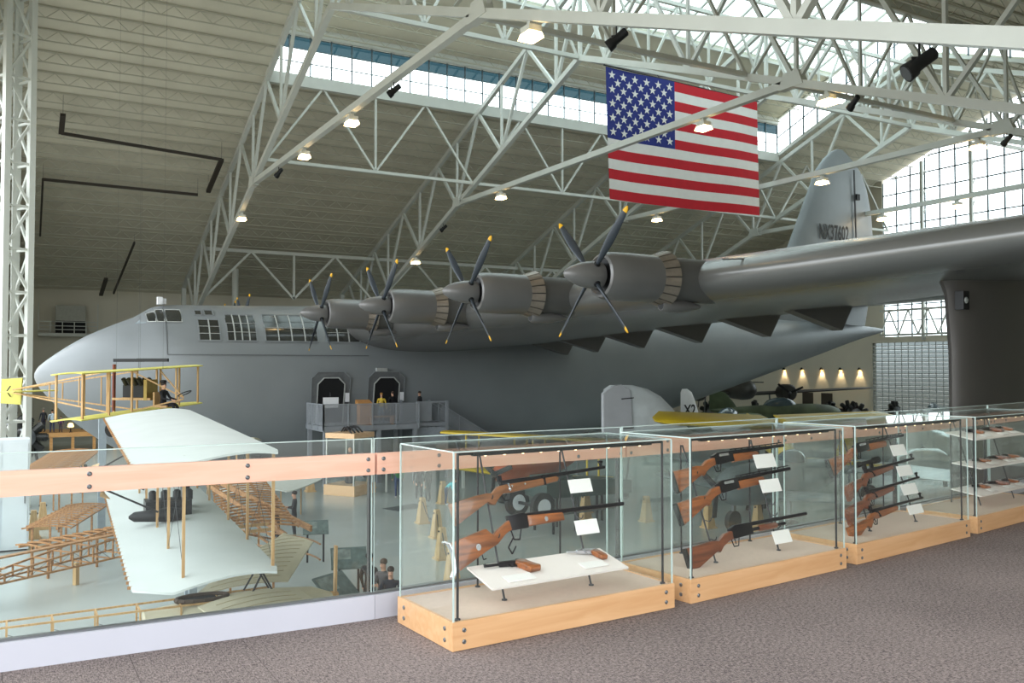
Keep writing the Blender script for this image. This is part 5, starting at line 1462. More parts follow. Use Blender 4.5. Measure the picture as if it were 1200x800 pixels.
for y in (-1.75, 1.75):
    m = MB(); rings = []
    for i in range(13):
        r_ = -1.25 + 2.5 * i / 12; w = .06 + .14 * min(1, abs(r_) / .9); tw = R(70 - 40 * abs(r_) / 1.25) * (1 if r_ >= 0 else -1)
        rings.append([(-1.3 + w / 2 * c * math.cos(tw) + .015 * s_, y + r_, LZ + 1.0 + w / 2 * c * math.sin(tw) * .6) for c, s_ in ((-1, 0), (0, 1), (1, 0), (0, -1))])
    m.loft(rings); obj('propeller', m, SPRUCE, fl, 50)
    for dz in (-.5, .55):
        strut(fl, 'propeller_brace', (-1.28, y, LZ + 1.0), (-.32, y, LZ + 1.0 + dz), .035, BLACK)
for y in (-.35, .35):
    strut(fl, 'skid', (-.9, y, LZ - .35), (2.2, y, LZ - .25), .06, SPRUCE)
    for x in (-.3, 1.0): strut(fl, 'skid_post', (x, y, LZ - .33), (x, y, LZ + .1), .05, SPRUCE)
for y, h in ((-.35, LZ - .3), (.35, LZ - .3)):
    m = MB(); m.box(.42, .58, y - .08, y + .08, 0, h + .02); m.box(.2, .8, y - .3, y + .3, 0, .05); obj('support_post', m, mat('support_grey', (150, 162, 172), .5, .3), fl)
t = thing('grey_post', 'pale grey steel post showing left of the white biplane', 'post', (3.1, 36.3, GZ))
m = MB(); m.box(-.13, .13, -.1, .1, 0, 4.4); obj('shaft', m, mat('support_grey', (150, 162, 172), .5, .3), t)
m = MB(); m.box(-.18, .18, -.18, .18, 0, .04); obj('base_plate', m, mat('support_grey', (150, 162, 172), .5, .3), t)

# --- uncovered wooden wing frames and a lattice body
def wing_frame(name, label, loc, rz, span, chord, n, h, legs=True, tilt=0.0, arcs=False, wood=BAMBOO):
    t = thing(name, label, 'aircraft frame', loc, rz, 'uncovered wooden aircraft frames')
    for x in (0.12 * chord, .72 * chord):
        strut(t, 'spar', (x, -span / 2, h), (x, span / 2, h + tilt), .06, wood, .09)
    strut(t, 'edge_strip', (chord, -span / 2, h), (chord, span / 2, h + tilt), .04, wood)
    ribp = [(chord * i / 8, .10 * chord * 4 * (i / 8) * (1 - i / 8) * .5) for i in range(9)]
    m = MB()
    for a, b in zip(ribp[:-1], ribp[1:]): m.bar((a[0], 0, a[1]), (b[0], 0, b[1]), .03, .05)
    me = m.mesh('rib', wood)
    for k in range(n):
        y = -span / 2 + span * k / (n - 1); link('rib', me, t, (0, y, h + tilt * k / (n - 1) + .03))
    if legs:
        for y in (-span * .4, 0, span * .4):
            for x in (.12 * chord, .72 * chord): strut(t, 'leg', (x, y, 0), (x, y, h + tilt * (y / span + .5)), .06, wood)
    return t
f1 = wing_frame('wooden_wing_frame', 'large uncovered brown wooden wing frame right of the white biplane', (5.7, 29.0, GZ), R(-8), 10.0, 1.9, 22, 1.9, tilt=.3)
for y0, y1 in ((-5.4, -3.0), (-3.0, -.5)):
    strut(f1, 'brace', (.2, y0, 1.95), (1.6, y1, 1.2), .05, BAMBOO); strut(f1, 'brace', (1.6, y0, 1.2), (.2, y1, 2.0), .05, BAMBOO)
for z in (1.35, .95):
    m = MB(); pts = [(.4 + 1.9 * math.sin(PI * k / 10 * .5), -1.5 - 4.6 * (k / 10), z + .25 * (k / 10)) for k in range(11)]; m.path(pts, .025); obj('bamboo_boom', m, BAMBOO, f1)
strut(f1, 'diagonal_beam', (.3, 1.2, 2.4), (2.3, -4.6, 1.75), .07, BAMBOO, .16); strut(f1, 'diagonal_beam', (-.2, .2, 2.5), (1.6, -4.8, 1.65), .06, BAMBOO, .14)
wing_frame('wooden_wing_frame', 'small uncovered wooden wing frame beside the grey post', (1.15, 33.5, GZ), R(-18), 4.6, 1.4, 12, 1.2)
wing_frame('wooden_wing_frame', 'brown uncovered wing frame just above the rail at the left', (1.0, 40.6, GZ), R(-12), 7.0, 1.9, 16, 2.3, tilt=.15)
wing_frame('wooden_wing_frame', 'low uncovered wing frame behind the tapered lattice body', (2.0, 31.2, GZ), R(-55), 4.2, 1.2, 12, .95)
lb = thing('aircraft_skeleton', 'tapered wooden lattice aircraft body on the floor left of the biplane', 'aircraft frame', (-.9, 26.2, GZ), R(38), 'uncovered wooden aircraft frames')
def lat(x, s, z): w = .18 + .07 * x; return (x, s * w, .62 + (z * (.12 + .10 * x)))
for s in (-1, 1):
    for z in (0, 1):
        strut(lb, 'longeron', lat(0, s, z), lat(5.2, s, z), .05, BAMBOO)
for k in range(8):
    x = .3 + k * .66
    for s in (-1, 1): strut(lb, 'upright', lat(x, s, 0), lat(x, s, 1), .04, BAMBOO)
    for z in (0, 1): strut(lb, 'cross_strut', lat(x, -1, z), lat(x, 1, z), .035, BAMBOO)
    m = MB(); m.tube(lat(x, -1, 0), lat(x + .6, -1, 1), .006, n=4); m.tube(lat(x, -1, 1), lat(x + .6, -1, 0), .006, n=4); obj('bracing_wire', m, WIRE, lb)
m = MB(); m.prism([(0, -.22), (5.2, -.55), (5.2, -.3), (0, -.05)], .04, 'xy', (0, 0, 1.28)); obj('top_plank', m, BAMBOO, lb)
for x in (.8, 3.4): strut(lb, 'trestle', (x, 0, 0), (x, 0, .62), .12, POSTW)
for k in range(7): strut(lb, 'tail_rib', (-.1 + .12 * k, -.7, .8 + .05 * k), (-.1 + .12 * k, .5, .75 + .05 * k), .03, BAMBOO)

# --- tan winged monoplane with an open lattice tail, nearest the railing
mono = thing('tan_monoplane', 'tan linen monoplane with open wooden tail frame right below the railing', 'aircraft', (3.3, 18.9, GZ), R(0))
for s in (-1, 1):
    for z in (0, 1): strut(mono, 'longeron', (-4.2, s * .22, 1.05 + z * .42), (1.6, s * .34, .85 + z * .64), .035, SPRUCE)
for k in range(8):
    x = -4.0 + .75 * k; f = (x + 4.2) / 5.8; w = .22 + .12 * f
    for s in (-1, 1): strut(mono, 'upright', (x, s * w, 1.05 - .2 * f), (x, s * w, 1.47 + .02 * f), .035, SPRUCE)
    strut(mono, 'cross_strut', (x, -w, 1.47 + .02 * f), (x, w, 1.47 + .02 * f), .03, SPRUCE)
    m = MB(); m.tube((x, -w, .92), (x + .7, -w, 1.25), .004, n=4); m.tube((x, w, 1.22), (x + .7, w, .92), .004, n=4); obj('bracing_wire', m, WIRE, mono)
m = MB(); rings = []
for x, w, z0, z1 in ((-.9, .30, .9, 1.38), (.3, .36, .85, 1.5), (1.6, .38, .82, 1.52), (2.5, .34, .85, 1.45), (2.9, .15, 1.0, 1.3)):
    rings.append([(x, w * math.copysign(abs(math.cos(a)) ** .6, math.cos(a)), (z0 + z1) / 2 + (z1 - z0) / 2 * math.copysign(abs(math.sin(a)) ** .7, math.sin(a))) for a in [2 * PI * k / 18 for k in range(18)]])
m.loft(rings); obj('covered_body', m, TANLIN, mono, 50)
m = MB(); m.path([(.2 + .5 * math.cos(a), .27 * math.sin(a), 1.52) for a in [2 * PI * k / 16 for k in range(17)]], .05); obj('cockpit_rim', m, mat('cockpit_leather', (70, 56, 44), .8), mono)
m = MB(); m.lathe([(1.46, .42), (1.50, .42)], 16, 'z', (.2, 0, 0)); o = obj('cockpit_shade_disc', m, DARK, mono); o.scale = (1, .55, 1);  # dark disc painted as the shade down in the cockpit
def mono_wing(s):
    m = MB(); secs = []
    for j in range(13):
        y = s * (.36 + 4.6 * j / 12); e = j / 12; xc = .75 + 2.4 * e * (1 if s > 0 else .1); ch = 2.0 - .4 * e
        if j > 9: ch *= (1 - .32 * (j - 9)) + .1
        r1 = [(xc + ch * (i / 8 - .35), y, 1.45 + .10 * 4 * (i / 8) * (1 - i / 8) + .12 * i / 8 + .14 * e) for i in range(9)]
        r2 = [(a, b, c - .03) for a, b, c in r1[::-1]]
        secs.append(r1 + r2)
    m.loft(secs); return m
for s in (1, -1):
    w = obj('wing', mono_wing(s), TANLIN, mono, 50)
    for j in range(1, 12):
        y = s * (.36 + 4.6 * j / 12); e = j / 12; xc = .75 + 2.4 * e * (1 if s > 0 else .1); ch = (2.0 - .4 * e) * (1 if j <= 9 else .72)
        m = MB(); pp = [(xc + ch * (i / 8 - .35), y, 1.455 + .10 * 4 * (i / 8) * (1 - i / 8) + .12 * i / 8 + .14 * e) for i in range(1, 8)]; m.path(pp, .008, 4); obj('rib_ridge', m, mat('rib_shadow_linen', (176, 164, 134), .9), w)
for y in (-.5, .5):
    m = MB(); m.lathe([(-.05, .36), (.05, .36)], 20, 'y', (1.9, y, .36)); wl = obj('wheel', m, RUBBER, mono)
    strut(mono, 'gear_leg', (1.9, y * .9, .36), (1.7, y * .6, .95), .05, SPRUCE)
m = MB(); m.bar((2.98, 0, .2), (3.0, 0, 2.3), .12, .05); m.lathe([(2.9, .12), (3.05, .1)], 10, 'x', (0, 0, 1.2)); obj('propeller', m, SPRUCE, mono)
strut(mono, 'tail_skid', (-3.9, 0, 1.05), (-4.1, 0, 0), .05, SPRUCE)
m = MB(); m.prism([(-4.9, -1.1), (-4.0, -1.2), (-4.0, 1.2), (-4.9, 1.1)], .04, 'xy', (0, 0, 1.5)); obj('tailplane', m, TANLIN, mono)
m = MB(); m.path([(1.1, -.3, 1.5), (1.35, -.25, 1.95), (1.6, -.2, 1.5)], .02); m.path([(1.1, .3, 1.5), (1.35, .25, 1.95), (1.6, .2, 1.5)], .02); obj('wing_pylon', m, BLACK, mono)

# --- yellow pusher biplane hung on dark bars, with a dummy pilot
PR = math.atan2(-.63, .77)
pu = thing('pusher_biplane', 'yellow pusher biplane with bamboo tail booms hung before the nose', 'aircraft', (4.05, 34.9, GZ), PR)
BZ, TZ = 4.55, 6.05
obj('upper_wing', fabric_wing(7.6, 1.35, .06, .05, .03, .25, -.75, .035), YELLIN, pu, 50, (0, 0, TZ))
obj('lower_wing', fabric_wing(7.6, 1.35, .06, .05, .03, .25, -.75, .035), YELLIN, pu, 50, (0, 0, BZ))
for y in (-3.6, -2.2, -.9, .9, 2.2, 3.6):
    for x in (-.5, .45): strut(pu, 'strut', (x, y, BZ + .05 + .035 * y), (x, y, TZ + .05 + .035 * y), .06, SPRUCE)
for y in (-.9, .9):
    strut(pu, 'tail_boom', (-.5, y, TZ), (-5.0, 0, 5.35), .05, SPRUCE); strut(pu, 'tail_boom', (-.5, y, BZ + .05), (-5.0, 0, 5.25), .05, SPRUCE)
    strut(pu, 'front_boom', (.45, y, BZ + .1), (1.9, 0, BZ + .5), .045, SPRUCE); strut(pu, 'front_boom', (.45, y, TZ), (1.9, 0, BZ + .55), .045, SPRUCE)
for x in (-1.8, -3.2):
    f = (-.5 - x) / 4.5
    for y in (-1, 1):
        strut(pu, 'boom_post', (x, y * .9 * (1 - f), TZ + (5.35 - TZ) * f), (x, y * .9 * (1 - f), BZ + .05 + (5.25 - BZ) * f), .035, SPRUCE)
m = MB(); m.prism([(-5.5, 4.85), (-4.65, 4.8), (-4.6, 5.8), (-5.45, 5.75)], .05); rd = obj('rudder', m, mat('yellow_rudder', (190, 184, 92), .7, 0, .05, 3), pu)
m = MB(); m.path([(-5.05, -.05, 5.1), (-5.05, -.25, 5.3), (-4.9, -.25, 5.5)], .02); obj('control_horn', m, BLACK, rd)
m = MB(); m.prism([(-4.7, -1.2), (-4.0, -1.2), (-4.0, 1.2), (-4.7, 1.2)], .04, 'xy', (0, 0, 5.3)); obj('tailplane', m, YELLIN, pu)
m = MB(); m.box(-.35, .45, -.22, .22, 5.1, 5.55); en = obj('engine', m, BLACK, pu)
for s in (-1, 1):
    for k in range(4):
        m = MB(); m.tube((-.25 + k * .2, s * .12, 5.5), (-.25 + k * .2, s * .35, 5.78), .08, n=8); obj('cylinder', m, mat('engine_dark', (62, 62, 60), .45, .6), en)
m = MB(); m.box(.55, .68, -.35, .35, 5.0, 5.75); obj('radiator', m, mat('brass_radiator', (150, 128, 70), .4, .6), pu)
strut(pu, 'engine_bearer', (-.7, -.3, 5.05), (.8, -.3, 5.05), .08, SPRUCE); strut(pu, 'engine_bearer', (-.7, .3, 5.05), (.8, .3, 5.05), .08, SPRUCE)
m = MB(); m.bar((-.85, -.0, 4.35), (-.85, 0, 6.3), .14, .05); obj('propeller', m, mat('red_brown_propeller', (120, 50, 30), .4), pu)
m = MB(); m.box(.9, 1.4, -.25, .25, 4.75, 4.82); m.box(.86, .92, -.25, .25, 4.8, 5.3); obj('seat', m, SPRUCE, pu)
m = MB(); m.path([(1.95 + .22 * math.cos(a), .22 * math.sin(a) , 5.25 + .1 * math.cos(a)) for a in [2 * PI * k / 14 for k in range(15)]], .02); obj('control_wheel', m, BLACK, pu)
for x, y in ((1.9, 0), (-.3, -.9), (-.3, .9)):
    m = MB(); m.lathe([(y - .04, .26), (y + .04, .26)], 16, 'y', (x, 0, 3.98)); obj('wheel', m, RUBBER, pu)
    strut(pu, 'gear_strut', (x, y, 4.0), (x, y * .9, BZ + .1), .045, SPRUCE)
for s in (-1, 1):
    m = MB(); m.bar((-.4 + s * .7, -.35 * s, 6.45), (-.4 + s * .7 + 1.2, -.35 * s, 6.45), .10, .12); hb = obj('hanging_bar', m, BLACK, pu)
    for k in range(2):
        m = MB(); m.tube((-.3 + s * .7 + k * .9, -.35 * s, 6.42), (-.3 + s * .7 + k * .9, -.35 * s, TZ + .05), .008, n=4); m.tube((-.3 + s * .7 + k * .9, -.35 * s, 6.45), (-.3 + s * .7 + k * .9, -.35 * s, 26.0), .003, n=4); obj('hanging_wire', m, WIRE, hb)
loc = Matrix.Rotation(PR, 3, 'Z') @ Vector((1.12, 0, 0))
pil = person('dummy pilot in black suit and flat cap seated in the pusher biplane', (4.05 + loc.x, 34.9 + loc.y, GZ + 3.93), PR - PI / 2, 1.76, (22, 22, 26), (24, 24, 28), (60, 52, 46), pose='sit')
pil['category'] = 'mannequin'; pil.name = 'pilot_mannequin'
m = MB(); m.lathe([(1.70, .10), (1.74, .125), (1.79, .11), (1.81, .03)], 14, 'z', (0, -.01, 0)); m.box(-.08, .08, .09, .20, 1.70, 1.72); obj('flat_cap', m, BLACK, pil, 50)

# ------------------------------------------------------------------ larger aircraft parked behind the cases
def airfoil_ring(le, ch, y, z, th=.12, n=8, vertical=False):
    r_ = []
    for k in range(2 * n):
        if k < n: u = 1 - .5 * (1 - math.cos(PI * k / n)); up = 1
        else: u = .5 * (1 - math.cos(PI * (k - n) / n)); up = -1
        yt = up * ch * 5 * th * (.2969 * math.sqrt(u) - .126 * u - .3516 * u * u + .2843 * u**3 - .1015 * u**4)
        r_.append((le - u * ch, y + yt, z) if vertical else (le - u * ch, y, z + yt))
    return r_
def plane(name, label, loc, rz, body, L, rad, span, chord, wz, fin_h, paint, wing_paint=None, tail_paint=None, tips=.5, nose_up=0.0, engines=(), canopy=None, prop=True, wx=.32, gear=True, finshape=None, taper=.55, sweep=.04, tz=0.0):
    # local +x is the nose
    t = thing(name, label, 'aircraft', loc, rz)
    wing_paint = wing_paint or paint; tail_paint = tail_paint or paint
    m = MB(); rings = []
    for f, k, zo_ in body:
        x = L / 2 - f * L
        rings.append([(x, rad * k * math.cos(2 * PI * q / 20), wz + rad * .5 + zo_ * rad + rad * k * math.sin(2 * PI * q / 20)) for q in range(20)])
    m.loft(rings); obj('fuselage', m, paint, t, 50)
    xw = L / 2 - wx * L + chord / 2
    for s in (-1, 1):
        secs = []
        for j in range(11):
            e = j / 10; c = chord * (1 - (1 - taper) * e); y = s * (rad * .6 + (span / 2 - rad * .6) * e)
            if e > .9: c *= .72 if j < 10 else .72
            if j == 10: c *= .45
            secs.append(airfoil_ring(xw - sweep * span * e - (0 if j < 10 else .12 * chord), c, y, wz + .05 * span / 2 * e * .9, .13))
        m = MB(); m.loft(secs); obj('wing', m, wing_paint, t, 40)
        secs = [airfoil_ring(-L / 2 + .17 * L * (1 - .25 * e), .16 * L * (1 - .45 * e), s * (.02 + span * .17 * e), wz + rad * 1.0 + tz, .1) for e in (0, .5, .9, 1)]
        m = MB(); m.loft(secs); obj('tailplane', m, tail_paint, t, 40)
    zf = wz + rad * .9 + tz
    fs = finshape or ((0, .20, .0), (.35, .17, .0), (.7, .13, .0), (.9, .10, .0), (1.0, .05, .015))
    m = MB(); m.loft([airfoil_ring(-L / 2 + a * L + .02 * L, (a + .02) * L - b * L, 0, zf + fin_h * e, .09, vertical=True) for e, a, b in fs]); obj('tail_fin', m, tail_paint, t, 40)
    if canopy:
        f0, f1, hgt = canopy
        m = MB(); rr = []
        for i in range(9):
            e = i / 8; x = L / 2 - (f0 + (f1 - f0) * e) * L; k = math.sqrt(max(.03, 1 - (2 * e - 1) ** 2))
            rr.append([(x, rad * .55 * k * math.cos(a), wz + rad * 1.25 + hgt * k * max(0, math.sin(a))) for a in [PI * q / 10 for q in range(11)]] )
        m.loft(rr, False, False, False); obj('canopy', m, mat('canopy_glass', (70, 84, 90), .1, 0, .2, 1, spec=.8), t, 60)
    eng = list(engines) or ([(L / 2, 0, 0)] if prop else [])
    for ex, ey, er in eng:
        zc = wz + (rad * .5 if ey == 0 else .2)
        if er:
            m = MB(); m.lathe([(ex - er * 3.6, er * .4), (ex - er * 2.2, er), (ex - .2, er), (ex, er * .85)], 18, 'x', (0, ey, zc)); obj('engine_cowl', m, paint, t, 40)
        m = MB(); m.lathe([(ex - .02, .14), (ex + .25, .12), (ex + .4, .02)], 12, 'x', (0, ey, zc)); pp = obj('propeller', m, STEEL, t, 40)
        for q in range(3):
            a = 2 * PI * q / 3 + .4; d = Vector((0, math.cos(a), math.sin(a)))
            m = MB(); m.bar(Vector((ex + .12, ey, zc)), Vector((ex + .12, ey, zc)) + d * max(1.0, rad * 1.35), .05, .2); obj('blade', m, BLACK, pp)
    if gear:
        gy = max(rad * .9, .12 * span)
        for s in (-1, 1):
            m = MB(); m.lathe([(s * gy - .1, .38), (s * gy + .1, .38)], 16, 'y', (xw - .3 * chord, 0, .38)); obj('wheel', m, RUBBER, t)
            m = MB(); m.bar((xw - .3 * chord, s * gy, .38), (xw - .3 * chord, s * gy * .95, wz + .1), .12); obj('gear_leg', m, STEEL, t)
        m = MB(); m.lathe([(-.06, .18), (.06, .18)], 12, 'y', (-L / 2 + .06 * L, 0, .18)); obj('tail_wheel', m, RUBBER, t)
        m = MB(); m.bar((-L / 2 + .06 * L, 0, .18), (-L / 2 + .07 * L, 0, wz + rad * .4), .08); obj('tail_leg', m, STEEL, t)
    return t
BODY = [(0, .25, 0), (.03, .62, 0), (.1, .9, 0), (.22, 1, 0), (.45, 1, 0), (.65, .8, .08), (.85, .42, .28), (.97, .16, .45), (1, .05, .5)]
ALU = mat('polished_aluminium', (186, 192, 194), .28, .75, .06, .8)
CANVASG = mat('pale_grey_fabric', (170, 172, 176), .7, 0, .04, 2)
YPAINT = mat('yellow_aircraft_paint', (196, 168, 44), .4, 0, .05, 1)
OPAINT = mat('orange_aircraft_paint', (188, 92, 58), .45, 0, .05, 1)
CAMO = mat('green_camouflage', (74, 84, 58), .6, 0, .45, .7)
GREYP = mat('mid_grey_aircraft_paint', (120, 128, 128), .4, .2, .05, 1)
# silver airliner: tail fin stands up behind the first two cases
ang = math.atan2(-.30, .95)
tl = plane('silver_airliner', 'silver twin engine airliner with a tall rounded fin behind the cases', (24.9 + 9.0 * .95, 34.2 - 9.0 * .30, GZ), ang, BODY, 19.0, 1.22, 27.0, 4.2, 1.5, 2.75, ALU, tail_paint=mat('bright_foil_fin', (206, 212, 214), .5, .25, .08, 2), engines=((5.9, -3.6, .72), (5.9, 3.6, .72)), wx=.42,
      finshape=((0, .25, .0), (.3, .20, .0), (.6, .165, .0), (.8, .135, .0), (.93, .10, .005), (1.0, .06, .02)))
m = MB(); m.prism([(-9.46, 2.9), (-9.46, 4.95), (-9.0, 5.3), (-8.6, 5.38), (-8.15, 5.1), (-8.0, 2.9)], .42); obj('rudder', m, CANVASG, tl)
for z in (3.3, 4.7):
    m = MB(); m.bar((-8.6, -.23, z), (-8.0, -.23, z + .05), .06, .04); obj('hinge', m, BLACK, tl)
# yellow high wing trainer behind the second case
plane('yellow_trainer', 'yellow trainer aircraft whose long wing shows above the second case', (28.5, 28.2, GZ), R(-119.6), [(f, k, z - 2.2) for f, k, z in BODY], 6.2, .5, 10.2, 2.6, 4.2, .3, YPAINT, gear=False, taper=.92, sweep=0, wx=.3, prop=False, tz=-1.3).rotation_euler[1] = R(9)
t = thing('trainer_stand', 'dark display trestle holding up the yellow trainer', 'stand', (28.5, 28.2, GZ))
for s in (-1, 1):
    strut(t, 'leg', (s * .5, -.4, 0), (s * .3, 0, 2.6), .12, BLACK); strut(t, 'leg', (s * .5, .4, 0), (s * .3, 0, 2.6), .12, BLACK)
strut(t, 'cross_bar', (-.6, 0, 1.6), (.6, 0, 1.6), .1, BLACK)
# yellow and orange biplane behind the first case
bp = plane('orange_biplane', 'yellow winged biplane with orange body seen through the first case', (21.6, 35.2, GZ), R(205), BODY, 7.2, .6, 9.0, 1.5, 1.3, 1.0, OPAINT, wing_paint=YPAINT, tail_paint=OPAINT, taper=.95, sweep=0)
obj('upper_wing', fabric_wing(9.4, 1.5, .06, .03, .08, .4, .3, 0), YPAINT, bp, 50, (0, 0, 3.0))
for y in (-3.3, 3.3, -.5, .5):
    for x in (.5, 1.5): strut(bp, 'strut', (x, y, 1.35), (x, y, 3.02), .07, YPAINT)
# grey wing of a parked aircraft running behind first and second cases
plane('grey_fighter', 'grey low wing fighter with yellow tail tip behind the first and second cases', (26.2, 24.3, GZ), R(-172), BODY, 8.8, .78, 10.6, 2.3, 1.55, 1.25, GREYP, tail_paint=YPAINT, canopy=(.38, .58, .55))
# dark green cart with wheels
t = thing('green_cart', 'dark green wheeled cart seen through the first display case', 'cart', (19.2, 28.8, GZ), R(8))
GCART = mat('dark_green_paint', (50, 66, 62), .5, .1, .1, 2)
m = MB(); m.prism([(-2.0, 1.35), (2.4, 1.2), (2.4, 1.7), (1.2, 1.85), (-2.0, 2.0)], 1.3); obj('body', m, GCART, t)
m = MB(); m.box(-1.9, -.6, -.5, .5, 2.0, 2.12); obj('hatch_lid', m, GCART, t)
for x in (-1.6, -.5, .6, 1.9):
    for y in (-.55, .55): strut(t, 'leg', (x, y, 0), (x, y, 1.3), .07, BLACK)
strut(t, 'tie_rod', (-1.9, -.6, .7), (2.2, -.6, .7), .05, STEEL)
for y in (-.75, .75):
    m = MB(); m.lathe([(y - .12, .3), (y - .1, .52), (y + .1, .52), (y + .12, .3)], 20, 'y', (-2.3, 0, 1.1)); w = obj('wheel', m, RUBBER, t, 40)
    m = MB(); m.lathe([(y - .14, .3), (y + .14, .3)], 16, 'y', (-2.3, 0, 1.1)); obj('hub', m, WHITE, w)
strut(t, 'axle', (-2.3, -.75, 1.1), (-2.3, .75, 1.1), .1, BLACK); strut(t, 'drawbar', (-2.3, 0, 1.1), (-1.8, 0, 1.5), .12, GCART)

# background machines under the tail
def px_row(): pass
plane('camouflaged_fighter', 'green camouflaged fighter parked under the tail of the flying boat', (56.5, 54.3, GZ), R(-25), BODY, 11.5, 1.0, 11.5, 2.6, 1.6, 1.7, CAMO, canopy=(.34, .6, .8))
xp = plane('white_finned_fighter', 'dark aircraft with a white fin lettered X2 under the flying boat', (43.5, 46.5, GZ), R(12), BODY, 10, .95, 10.0, 2.4, 1.5, 2.4, CAMO, tail_paint=WHITE, canopy=(.36, .58, .7))
tm = text_mesh('fin_letters', 'X2', .95, BLACK, .02, 1.3)
o = link('fin_letters', tm, xp, (-4.95, -.21, 3.05), (R(90), 0, 0))
plane('dark_bomber', 'dark twin engine bomber with a long wing in front of the wall lamps', (62.2, 65.5, GZ), R(-119.6), BODY, 14, 1.0, 27, 3.0, 3.6, 1.0, mat('dark_olive_black', (56, 54, 50), .5, .1, .1, 1), engines=((4.6, -4.2, .8), (4.6, 4.2, .8)), wx=.4)
plane('silver_jet', 'small silver jet parked near the roller door', (70, 41, GZ), R(175), BODY, 12, .85, 9.5, 2.8, 1.4, 1.9, ALU, prop=False, canopy=(.2, .42, .6), sweep=.12)
plane('grey_jet', 'small grey jet between the bomber and the gable wall', (76.5, 53.0, GZ), R(200), BODY, 11, .8, 9, 2.6, 1.3, 1.8, GREYP, prop=False, canopy=(.2, .42, .6), sweep=.12)
plane('white_light_aircraft', 'white light aircraft right of the camouflaged fighter', (59.5, 37.5, GZ), R(160), BODY, 8, .6, 10, 1.5, 1.5, 1.3, WHITE, canopy=(.25, .5, .5))
plane('red_racer', 'small red racing aircraft right of the camouflaged fighter', (68.0, 48.5, GZ), R(150), BODY, 6.5, .55, 7.5, 1.3, 1.2, 1.1, mat('bright_red_paint', (190, 36, 34), .4), canopy=(.35, .55, .4))
def vehicle(label, loc, rz, paint, L=3.6):
    t = thing('vehicle', label, 'vehicle', loc, rz, 'vehicles parked under the tail')
    m = MB(); m.prism([(-L / 2, .5), (L / 2, .5), (L / 2, 1.05), (L * .15, 1.1), (L * .08, 1.05), (-L / 2, 1.05)], 1.5); obj('body', m, paint, t)
    m = MB(); m.prism([(L * .1, 1.05), (L * .06, 1.65), (L * .03, 1.65), (L * .06, 1.05)], 1.4); obj('windscreen', m, GLASS, t)
    m = MB(); m.box(-L * .42, -L * .05, -.6, .6, .9, 1.3); obj('seats', m, BLACK, t)
    for x in (-L * .32, L * .32):
        for y in (-.72, .72):
            m = MB(); m.lathe([(y - .1, .36), (y + .1, .36)], 16, 'y', (x, 0, .36)); obj('wheel', m, RUBBER, t)
    return t
vehicle('white open utility car parked under the tail', (61.5, 59.8, GZ), R(160), WHITE, 4.4)
vehicle('olive open utility car right of the camouflaged fighter', (66.8, 60.0, GZ), R(-20), CAMO, 4.2)
vehicle('red open car in front of the wall lamps', (68.5, 63.0, GZ), R(150), mat('bright_red_paint', (190, 36, 34), .4))
vehicle('small white tractor car near the roller door', (73.5, 58.0, GZ), R(-30), WHITE, 3.4)
# white rounded wing and tan glider in the middle distance
t = thing('white_glider', 'white rounded glider wing on thin poles under the wooden rail', 'aircraft', (9.4, 36.6, GZ), R(-35))
obj('wing', fabric_wing(4.4, 3.4, .12, .05, .04, 1.5, -1.7), mat('white_glider_cloth', (204, 206, 200), .85), t, 50, (0, 0, 1.35))
for x in (-.8, .9):
    for y in (-1.2, 1.2): strut(t, 'pole', (x, y, 0), (x, y, 1.42), .05, SPRUCE)
t = thing('tan_glider', 'tan glider wing with wooden legs below the entry platform', 'aircraft', (8.2, 44.6, GZ), R(-119.6))
obj('wing', fabric_wing(5.4, 2.4, .15, .12, .04, .7, -1.2), TANLIN, t, 50, (0, 0, 2.6))
for x in (-.8, .8):
    for y in (-1.9, 0, 1.9): strut(t, 'leg', (x, y, 0), (x, y, 2.68), .07, SPRUCE)
for i, (x, y, w) in enumerate(((61.0, 67.5, 'farthest left before the wall lamps'), (66.2, 66.5, 'behind the white utility car'), (71.0, 61.0, 'right of the red car'), (70.2, 57.2, 'in front of the white tractor car'), (74.2, 61.5, 'before the dark wall doors'), (76.8, 58.2, 'nearest the roller door'))):
    radial_engine('dark display engine on a stand ' + w, (x, y, GZ), R(40 * i - 100), 1.5)
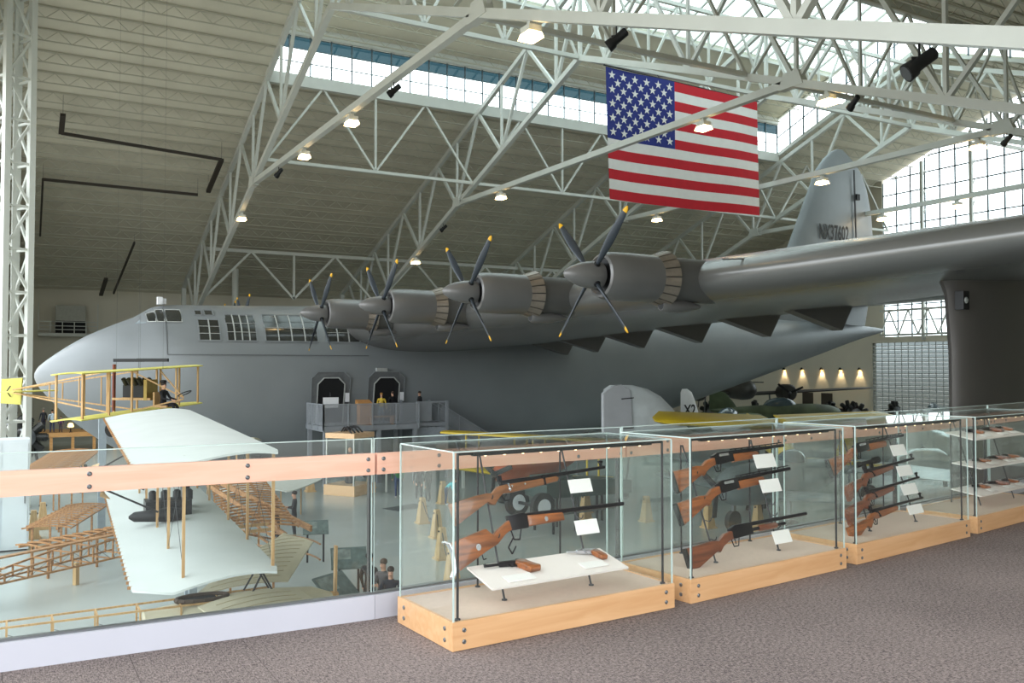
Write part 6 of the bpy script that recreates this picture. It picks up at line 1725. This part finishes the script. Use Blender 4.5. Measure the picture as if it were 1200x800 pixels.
for i, (x, y, c, w) in enumerate(((66.0, 57.2, (210, 206, 196), 'white'), (71.5, 64.2, (176, 48, 40), 'red'), (69.2, 54.6, (214, 210, 200), 'cream'), (63.6, 57.0, (70, 84, 96), 'blue grey'))):
    t = thing('exhibit_crate', '%s exhibit crate among the engines under the tail' % w, 'crate', (x, y, GZ), R(15 * i), 'exhibit crates under the tail')
    m = MB(); m.box(-.8, .8, -.5, .5, .12, 1.6); obj('box', m, mat('crate_' + w.replace(' ', '_'), c, .6), t)
    m = MB(); m.box(-.85, .85, -.55, .55, 1.6, 1.68); obj('lid', m, mat('crate_' + w.replace(' ', '_'), c, .6), t)
    for xx in (-.6, .6):
        m = MB(); m.box(xx - .08, xx + .08, -.5, .5, 0, .12); obj('skid', m, POSTW, t)
# wall lamps that wash the gable wall
SC_ = mat('sconce_glow', (255, 220, 160), .5, 0, .02, 4, emit=25, emitc=(255, 200, 120))
for i, y in enumerate((66.6, 69.2, 71.9, 74.8, 77.6)):
    t = thing('wall_lamp', 'warm wall lamp on the cream gable wall, number %d from the roller door' % (i + 1), 'lamp', (XR - .3, y, 1.35), 0, 'wall lamps in a row on the gable wall')
    t['label'] = 'warm lamp on the cream gable wall, %s from the roller door' % ('first', 'second', 'third', 'fourth', 'fifth')[i]
    m = MB(); m.lathe([(0.2, .08), (-.05, .22), (-.07, .22), (.15, .1)], 12, 'z'); obj('cup', m, BLACK, t)
    m = MB(); m.lathe([(-.02, .15), (.08, .1)], 10, 'z'); obj('bulb', m, SC_, t)
    m = MB(); m.bar((0, 0, .1), (.14, 0, .1), .05); obj('bracket', m, BLACK, t)
    l = bpy.data.lights.new('sconce_beam', 'SPOT'); l.energy = 200; l.color = (1, .74, .42); l.spot_size = R(70); l.spot_blend = .5; l.shadow_soft_size = .1
    lo = bpy.data.objects.new('sconce_beam', l); COL.objects.link(lo); lo.parent = t; lo.location = (-.05, 0, -.1); lo.rotation_euler = (0, R(-10), 0)
# dark doors in the gable wall
for i, y in enumerate((70.4, 73.2)):
    m = MB(); m.box(XR - .22, XR - .16, y, y + 1.6, GZ, GZ + 3.2); m.box(XR - .26, XR - .22, y + .1, y + 1.5, GZ + .1, GZ + 3.1)
    struct(obj('door_%d' % (i + 2), m, mat('dark_door', (62, 58, 52), .6)), 'dark doorway in the cream gable wall')
